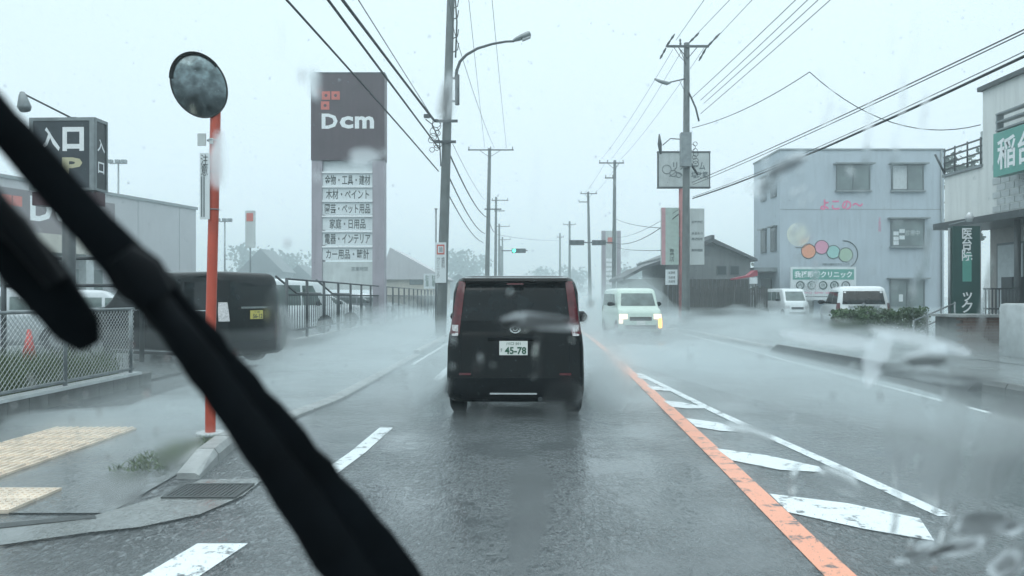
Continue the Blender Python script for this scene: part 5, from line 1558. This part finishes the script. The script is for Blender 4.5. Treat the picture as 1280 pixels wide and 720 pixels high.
# hedge
def hedge(loc, w_, dep, h, label, n, seed):
    r_ = random.Random(seed)
    t = thing('clipped_hedge', label, 'hedge', loc)
    st_ = MB()
    for i in range(int(w_ * 4)):
        x = -w_ / 2 + w_ * (i + .5) / int(w_ * 4); st_.tube([(x, 0, 0), (x + r_.uniform(-.1, .1), r_.uniform(-.1, .1), h * .6)], 0.015, 5)
    st_.build('stems', M_dwood, t)
    mb = MB()
    for i in range(n):
        p = Vector((r_.uniform(-w_ / 2, w_ / 2), r_.uniform(-dep / 2, dep / 2), h * (0.25 + 0.78 * r_.random() ** 0.7)))
        p.z *= 1 + 0.10 * math.sin(p.x * 3.1) * math.cos(p.x * 7)
        s_ = r_.uniform(0.03, 0.06)
        a_ = Vector((r_.gauss(0, 1), r_.gauss(0, 1), r_.gauss(0, 1))).normalized(); b_ = a_.cross(Vector((r_.gauss(0, 1), r_.gauss(0, 1), r_.gauss(0, 1)))).normalized()
        mb.add([p - a_ * s_, p + b_ * s_ * .6, p + a_ * s_, p - b_ * s_ * .6], [(0, 1, 2, 3)])
    mb.build('foliage', M_leaf, t)
hedge((*at_base(1100, 21.8)[:2], 0.1), 2.6, 0.7, 0.98, 'low green hedge in front of the white minivan', 5200, 8)
hedge((*at_base(1065, 23.2)[:2], 0.1), 1.2, 0.6, 0.85, 'short bush at the road end of the hedge, before the white minivan', 2200, 9)

# ------------------------------------------------------------------ wipers of the camera car (real size, about half a metre ahead)
def wd(py): return 0.56 + 0.10 * (py - 371) / 371      # depth of the raked windscreen at that height
def bar_between(name, m, parent, pts, th, off=0.0):
    """pts: (px, py, half width px); a bar lying on the screen"""
    vs = []; fs = []
    Q = []
    r_ = random.Random(len(pts) * 7)
    for (x0, y0, w0), (x1, y1, w1) in zip(pts, pts[1:]):
        ns = max(1, int(math.hypot(x1 - x0, y1 - y0) / 22))
        for k_ in range(ns):
            f = k_ / ns; Q.append((x0 + (x1 - x0) * f, y0 + (y1 - y0) * f, (w0 + (w1 - w0) * f) * (1 + r_.uniform(-0.07, 0.07))))
    Q.append(pts[-1])
    P_ = [(A(px, py, wd(py) + off), 1.03 * hwp / F * wd(py)) for px, py, hwp in Q]
    n = 8
    for i, (p, h_) in enumerate(P_):
        t = (P_[min(i + 1, len(P_) - 1)][0] - P_[max(i - 1, 0)][0]).normalized()
        nrm = Vector((0, -1, 0.25)).normalized()
        s_ = t.cross(nrm).normalized(); nn_ = s_.cross(t).normalized()
        for k_ in range(n):
            a_ = 2 * PI * (k_ + 0.5) / n
            vs.append(p + s_ * (h_ * 1.06 * math.cos(a_)) + nn_ * (th * math.sin(a_)))
    for i in range(len(P_) - 1):
        for k_ in range(n): fs.append((i * n + k_, i * n + (k_ + 1) % n, (i + 1) * n + (k_ + 1) % n, (i + 1) * n + k_))
    fs.append(tuple(reversed(range(n)))); fs.append(tuple((len(P_) - 1) * n + k_ for k_ in range(n)))
    return MB().add(vs, fs, True).build(name, m, parent, sharp=50)
W1 = thing('windscreen_wiper', 'large blurred black wiper sweeping diagonally across the left of the view', 'wiper', A(560, 860, wd(860)))
def rebase(o, root):
    root_loc = Vector(root.location)
    for v in o.data.vertices: v.co -= root_loc
for nm, pts, th, mm in (
        ('blade', [(-90, 55, 21), (0, 151, 22), (100, 266, 25), (155, 325, 28), (172, 344, 31), (190, 363, 28), (280, 470, 29), (370, 580, 33), (460, 690, 36), (560, 830, 38)], 0.008, M_rubber),
        ('arm', [(168, 342, 16), (230, 425, 19), (300, 520, 23), (380, 632, 27), (470, 768, 30), (540, 880, 30)], 0.010, M_black),
        ('joint', [(150, 318, 18), (172, 343, 27), (196, 372, 21)], 0.013, M_black)):
    o = bar_between(nm, mm, W1, pts, th, -0.012 if nm != 'blade' else 0.0); rebase(o, W1)
W2 = thing('windscreen_wiper', 'shorter blurred black wiper end at the left frame edge', 'wiper', A(-120, 150, wd(150)))
for nm, pts, th, mm in (('blade', [(-130, 165, 24), (-40, 250, 28), (0, 291, 33), (40, 338, 33), (75, 381, 29), (98, 411, 25), (112, 432, 13)], 0.008, M_rubber),
                        ('arm', [(-130, 130, 14), (-30, 228, 15), (30, 300, 15), (70, 352, 11)], 0.010, M_black)):
    o = bar_between(nm, mm, W2, pts, th, -0.012 if nm != 'blade' else 0.0); rebase(o, W2)

# water lying on the windscreen: real beads and runs of clear water, a millimetre or so thick
def blob(mb, px, py, rx, ry, rot, th, seed, n=14, m=4):
    r_ = random.Random(seed); d0 = wd(py) + 0.02
    p = A(px, py, d0)
    ph = [r_.uniform(0, 2 * PI) for _ in range(3)]
    vs = []; fs = []
    ca, sa = math.cos(rot), math.sin(rot)
    def pt(t, i, zz):
        a = 2 * PI * i / n
        w_ = 1 + 0.18 * math.sin(2 * a + ph[0]) + 0.12 * math.sin(3 * a + ph[1]) + .07 * math.sin(5 * a + ph[2])
        x = rx / F * d0 * t * w_ * math.cos(a); z = ry / F * d0 * t * w_ * math.sin(a)
        x, z = x * ca - z * sa, x * sa + z * ca
        return p + Vector((x, -z * 0.27 + zz, z))
    th *= 0.22
    vs.append(p + Vector((0, -th, 0)))
    for j in range(1, m + 1):
        t = j / m
        for i in range(n): vs.append(pt(t, i, -th * (1 - t * t)))
    for i in range(n): fs.append((0, 1 + i, 1 + (i + 1) % n))
    for j in range(m - 1):
        for i in range(n):
            a_ = 1 + j * n + i; b_ = 1 + j * n + (i + 1) % n
            fs.append((a_, a_ + n, b_ + n, b_))
    k_ = 1 + (m - 1) * n
    fs.append(tuple(k_ + i for i in reversed(range(n))))
    fs = [tuple(reversed(f)) for f in fs]
    mb.add(vs, fs, True)
WATER = []
WATER += [(672, 404, 46, 11, -0.05, .0012), (640, 205, 0, 0, 0, 0)][:1]
WATER += [(392, 102, 9, 18, .1, .0007), (455, 195, 24, 9, .2, .0006), (556, 128, 8, 22, 0, .0008), (275, 195, 9, 30, 0, .0008), (1003, 288, 14, 16, 0, .0006),
          (1040, 408, 60, 8, -.08, .0012), (1150, 452, 44, 9, .1, .0012), (1190, 470, 60, 10, -.1, .0012),
          (985, 212, 26, 14, .4, .0007), (960, 235, 18, 8, .5, .0006),
          (1235, 655, 45, 16, -.1, .0016), (1205, 680, 40, 12, .3, .0016), (1262, 700, 22, 26, 0, .0016), (1160, 690, 30, 10, .2, .0013), (1250, 560, 40, 60, 0, .0009), (1180, 560, 30, 70, 0, .0006),
          (1130, 545, 25, 50, 0.1, .0006), (150, 610, 40, 20, .3, .0007), (220, 560, 30, 22, 0, .0006),
          (520, 500, 50, 16, .5, .0007), (600, 520, 24, 14, 0, .0006), (350, 400, 18, 40, 0, .0007), (700, 500, 22, 30, 0, .0006),
          (760, 480, 28, 40, 0, .0006), (660, 640, 30, 70, 0, .0005), (1050, 600, 34, 12, -.4, .0008), (940, 540, 30, 12, -.4, .0007), (900, 400, 60, 12, 0, .0009)]
SMEAR = [(668, 401, 46, 9, -.08, .0012), (680, 405, 34, 7, -.1, .0012), (560, 122, 10, 26, 0, .0008), (272, 205, 11, 34, 0, .0008), (392, 104, 10, 16, 0, .0006),
         (455, 196, 22, 9, .2, .0006), (1095, 447, 16, 34, 0, .0012), (1160, 446, 34, 13, .3, .0012), (1040, 425, 70, 8, -.1, .001), (1150, 425, 60, 10, -.25, .001),
         (1232, 655, 44, 13, .1, .0016), (1200, 684, 34, 12, .35, .0016), (1262, 660, 18, 10, .3, .0016), (1258, 705, 20, 22, 0, .0016), (1145, 690, 26, 9, .5, .0013),
         (985, 205, 24, 10, .45, .0007),
         (945, 232, 16, 8, .6, .0006)]
mb = MB()
for i, q in enumerate(WATER): blob(mb, *q, seed=100 + i)
r5 = random.Random(77)
for i in range(130):
    c_ = r5.choice(((1130, 470, 90, 60), (1200, 640, 70, 60), (640, 420, 90, 60), (120, 500, 100, 60), (640, 360, 500, 260), (640, 360, 500, 260), (990, 250, 60, 60)))
    px = r5.gauss(c_[0], c_[2]); py = r5.gauss(c_[1], c_[3])
    if not (5 < px < 1276 and 5 < py < 716): continue
    s_ = r5.uniform(1.0, 3.6)
    blob(mb, px, py, s_, s_ * r5.uniform(1, 3.0), r5.uniform(-.3, .3), 0.0022, 400 + i, 8, 2)
for i in range(34):          # narrow runs of water creeping down the glass
    px = r5.choice((r5.uniform(150, 1270), r5.gauss(1150, 70))); py = r5.uniform(40, 690)
    if px > 1276: continue
    blob(mb, px, py, r5.uniform(2, 5), r5.uniform(14, 46), r5.uniform(-.12, .12), 0.0012, 700 + i, 10, 3)
o = mb.build('windscreen_water', M_water, sharp=25); o['kind'] = 'stuff'
tag(o, 'clear rain water beads and runs on the windscreen', 'water')
mb = MB()
for i, q in enumerate(SMEAR): blob(mb, *q, seed=900 + i)
o = mb.build('windscreen_smear', M_smear, sharp=25); o['kind'] = 'stuff'
tag(o, 'milky smears of wiped rain water on the windscreen', 'water')

# ------------------------------------------------------------------ rain splashes on the road and spray thrown by the wheels
def drops(name, m, gen, n, seed, label):
    r_ = random.Random(seed); mb = MB()
    vs = []; fs = []
    for i in range(n):
        x, y, z, s_ = gen(r_)
        o_ = len(vs)
        vs += [(x - s_, y, z - s_), (x + s_, y, z - s_), (x, y + s_, z - s_), (x, y, z + s_ * 1.6)]
        fs += [(o_, o_ + 1, o_ + 3), (o_ + 1, o_ + 2, o_ + 3), (o_ + 2, o_, o_ + 3), (o_, o_ + 2, o_ + 1)]
    mb.v = vs; mb.f = fs; mb.sm = [False] * len(fs)
    o = mb.build(name, m); o['kind'] = 'stuff'
    return tag(o, label, 'water')
M_drop = mat('splash_drop', (0.7, 0.8, 0.84), 0.15, var=0, trans=0.75, ior=1.33)
def g_road(r_):
    y = 3.5 + 60 * r_.random() ** 2.0
    x = r_.uniform(-0.75, 0.8) * y
    x = max(-12, min(12, x))
    base = 0.0 if -2.7 < x < 7.1 else 0.11
    z = base + abs(r_.gauss(0, 0.028)) + 0.004
    return x, y, z, r_.uniform(0.0012, 0.0028) * (1 + y * 0.05)
drops('rain_splash', M_drop, g_road, 16000, 11, 'small splashes of heavy rain bouncing off the wet road')
def g_wheel(r_):
    sx = r_.choice((-0.86, 0.80))
    t = r_.random()
    y = 8.6 + r_.uniform(-0.3, 2.5)
    x = 0.05 + sx + math.copysign(abs(r_.gauss(0, 0.16)), sx)
    z = abs(r_.gauss(0, 0.16))
    return x, y, z, r_.uniform(0.001, 0.0035)
drops('tyre_spray', M_drop, g_wheel, 9000, 12, 'white spray thrown up beside the tyres of the black hatchback')
def g_van(r_):
    x = 4.5 + r_.gauss(0, 0.9); y = 26.6 - abs(r_.gauss(0, 0.7)); z = abs(r_.gauss(0, 0.28))
    return x, y, z, r_.uniform(0.003, 0.009)
drops('van_spray', M_drop, g_van, 5000, 13, 'cloud of spray in front of the oncoming van')

# ------------------------------------------------------------------ haze
HB = MB().box(-130, 130, -12, 330, -1.02, 22)
vm_ = bpy.data.materials.new('haze_air'); vm_.use_nodes = True
t = vm_.node_tree; t.nodes.clear()
oo = t.nodes.new('ShaderNodeOutputMaterial'); pv = t.nodes.new('ShaderNodeVolumePrincipled')
pv.inputs['Color'].default_value = (0.86, 0.97, 1.0, 1)
pv.inputs['Density'].default_value = HAZE_DENSITY
pv.inputs['Anisotropy'].default_value = 0.6
t.links.new(pv.outputs[0], oo.inputs['Volume'])
hz = HB.build('haze', vm_); hz['kind'] = 'stuff'

# rain bouncing off the road: a low bank of fine spray, densest at the surface
def spray(name, mb, dens, label):
    m = bpy.data.materials.new(name + '_air'); m.use_nodes = True
    t = m.node_tree; t.nodes.clear()
    oo = t.nodes.new('ShaderNodeOutputMaterial'); pv = t.nodes.new('ShaderNodeVolumePrincipled')
    pv.inputs['Color'].default_value = (0.90, 0.98, 1.0, 1)
    pv.inputs['Density'].default_value = dens
    pv.inputs['Anisotropy'].default_value = 0.4
    t.links.new(pv.outputs[0], oo.inputs['Volume'])
    o = mb.build(name, m); o['kind'] = 'stuff'
    return tag(o, label, 'spray')
spray('rain_spray', MB().box(-88, 88, 3.2, 320, -0.30, 0.15), 0.17, 'densest fine spray right on the wet road surface')
spray('rain_spray', MB().box(-87, 87, 9.3, 319, -0.29, 0.40), 0.045, 'fine rain spray hanging ankle high over the road')
spray('rain_spray', MB().box(-86, 86, 12.6, 318, -0.28, 0.85), 0.03, 'thin rain spray hanging knee high over the road')
def puff(mb, c, rx, ry, rz, seed):
    r_ = random.Random(seed); n = 14; m_ = 8; ph = [r_.uniform(0, 6.28) for _ in range(4)]
    vs = []; fs = []
    for j in range(m_ + 1):
        th = PI * j / m_
        for i in range(n):
            a = 2 * PI * i / n
            w_ = 1 + 0.18 * math.sin(3 * a + ph[0] + th * 2) + 0.14 * math.sin(5 * th + ph[1] + a * 2)
            vs.append((c[0] + rx * w_ * math.sin(th) * math.cos(a), c[1] + ry * w_ * math.sin(th) * math.sin(a), max(-0.1, c[2] + rz * w_ * math.cos(th))))
    for j in range(m_):
        for i in range(n):
            fs.append((j * n + i, (j + 1) * n + i, (j + 1) * n + (i + 1) % n, j * n + (i + 1) % n))
    mb.add(vs, fs, True)
for i, (cx_, cy_, cz_, rx, ry, rz, dn, lb) in enumerate((
        (-1.15, 10.2, 0.20, 0.30, 1.2, 0.32, 0.5, 'spray trailing the left wheels of the black hatchback'),
        (1.28, 10.2, 0.20, 0.30, 1.2, 0.32, 0.5, 'spray trailing the right wheels of the black hatchback'),
        (4.35, 26.2, 0.15, 1.5, 1.3, 0.35, 0.4, 'bank of spray round the front wheels of the oncoming van'),
        (4.6, 31.0, 0.9, 2.4, 4.0, 1.5, 0.12, 'thin wake of spray behind the oncoming van'),
        (-3.6, 17.5, 0.1, 1.6, 5.2, 0.5, 0.09, 'spray drifting over the left sidewalk past the black minivan'),
        (-4.4, 27.0, 0.3, 1.7, 8.0, 0.9, 0.10, 'bank of spray along the sidewalk before the pipe fence'),
        (-3.4, 13.0, -0.04, 2.2, 6.0, 0.26, 0.24, 'low drift of spray over the left kerb beside the black hatchback'),
        (3.6, 16.5, 0.0, 1.8, 4.0, 0.32, 0.35, 'low drift of spray over the hatched median'),
        (4.9, 16.0, -0.04, 2.3, 9.5, 0.20, 0.75, 'low drift of spray added to brighten the near part of the oncoming lane'),  # thin bank added to lift this lane towards the brightness of sky glare
        (9.6, 18.5, 0.2, 2.0, 2.5, 0.5, 0.16, 'drift of spray over the right sidewalk behind the dark kerb ramp'),
        (-4.3, 8.6, -0.05, 1.5, 1.6, 0.26, 0.45, 'low drift of spray over the sidewalk round the red mirror pole'),
        (9.6, 30.0, 0.2, 3.5, 7.0, 0.8, 0.14, 'bank of spray across the forecourt before the parked white van'),
        (0.2, 16.5, 0.4, 2.6, 4.0, 1.1, 0.07, 'spray in the lane ahead of the black hatchback'),
        (0.6, 40.0, 0.5, 5.0, 12.0, 2.2, 0.035, 'tall bank of spray over the road far ahead'))):
    mb = MB(); puff(mb, (cx_, cy_, cz_), rx, ry, rz, 50 + i)
    spray('wheel_spray', mb, dn, lb)
def g_air(r_):
    y = r_.uniform(1.3, 10); x = r_.uniform(-0.75, 0.75) * y; z = r_.uniform(0.1, H0 + 0.42 * y)
    return x, y, z, r_.uniform(0.0010, 0.0018)
drops('falling_rain', M_drop, g_air, 5000, 14, 'falling rain drops in the near air')
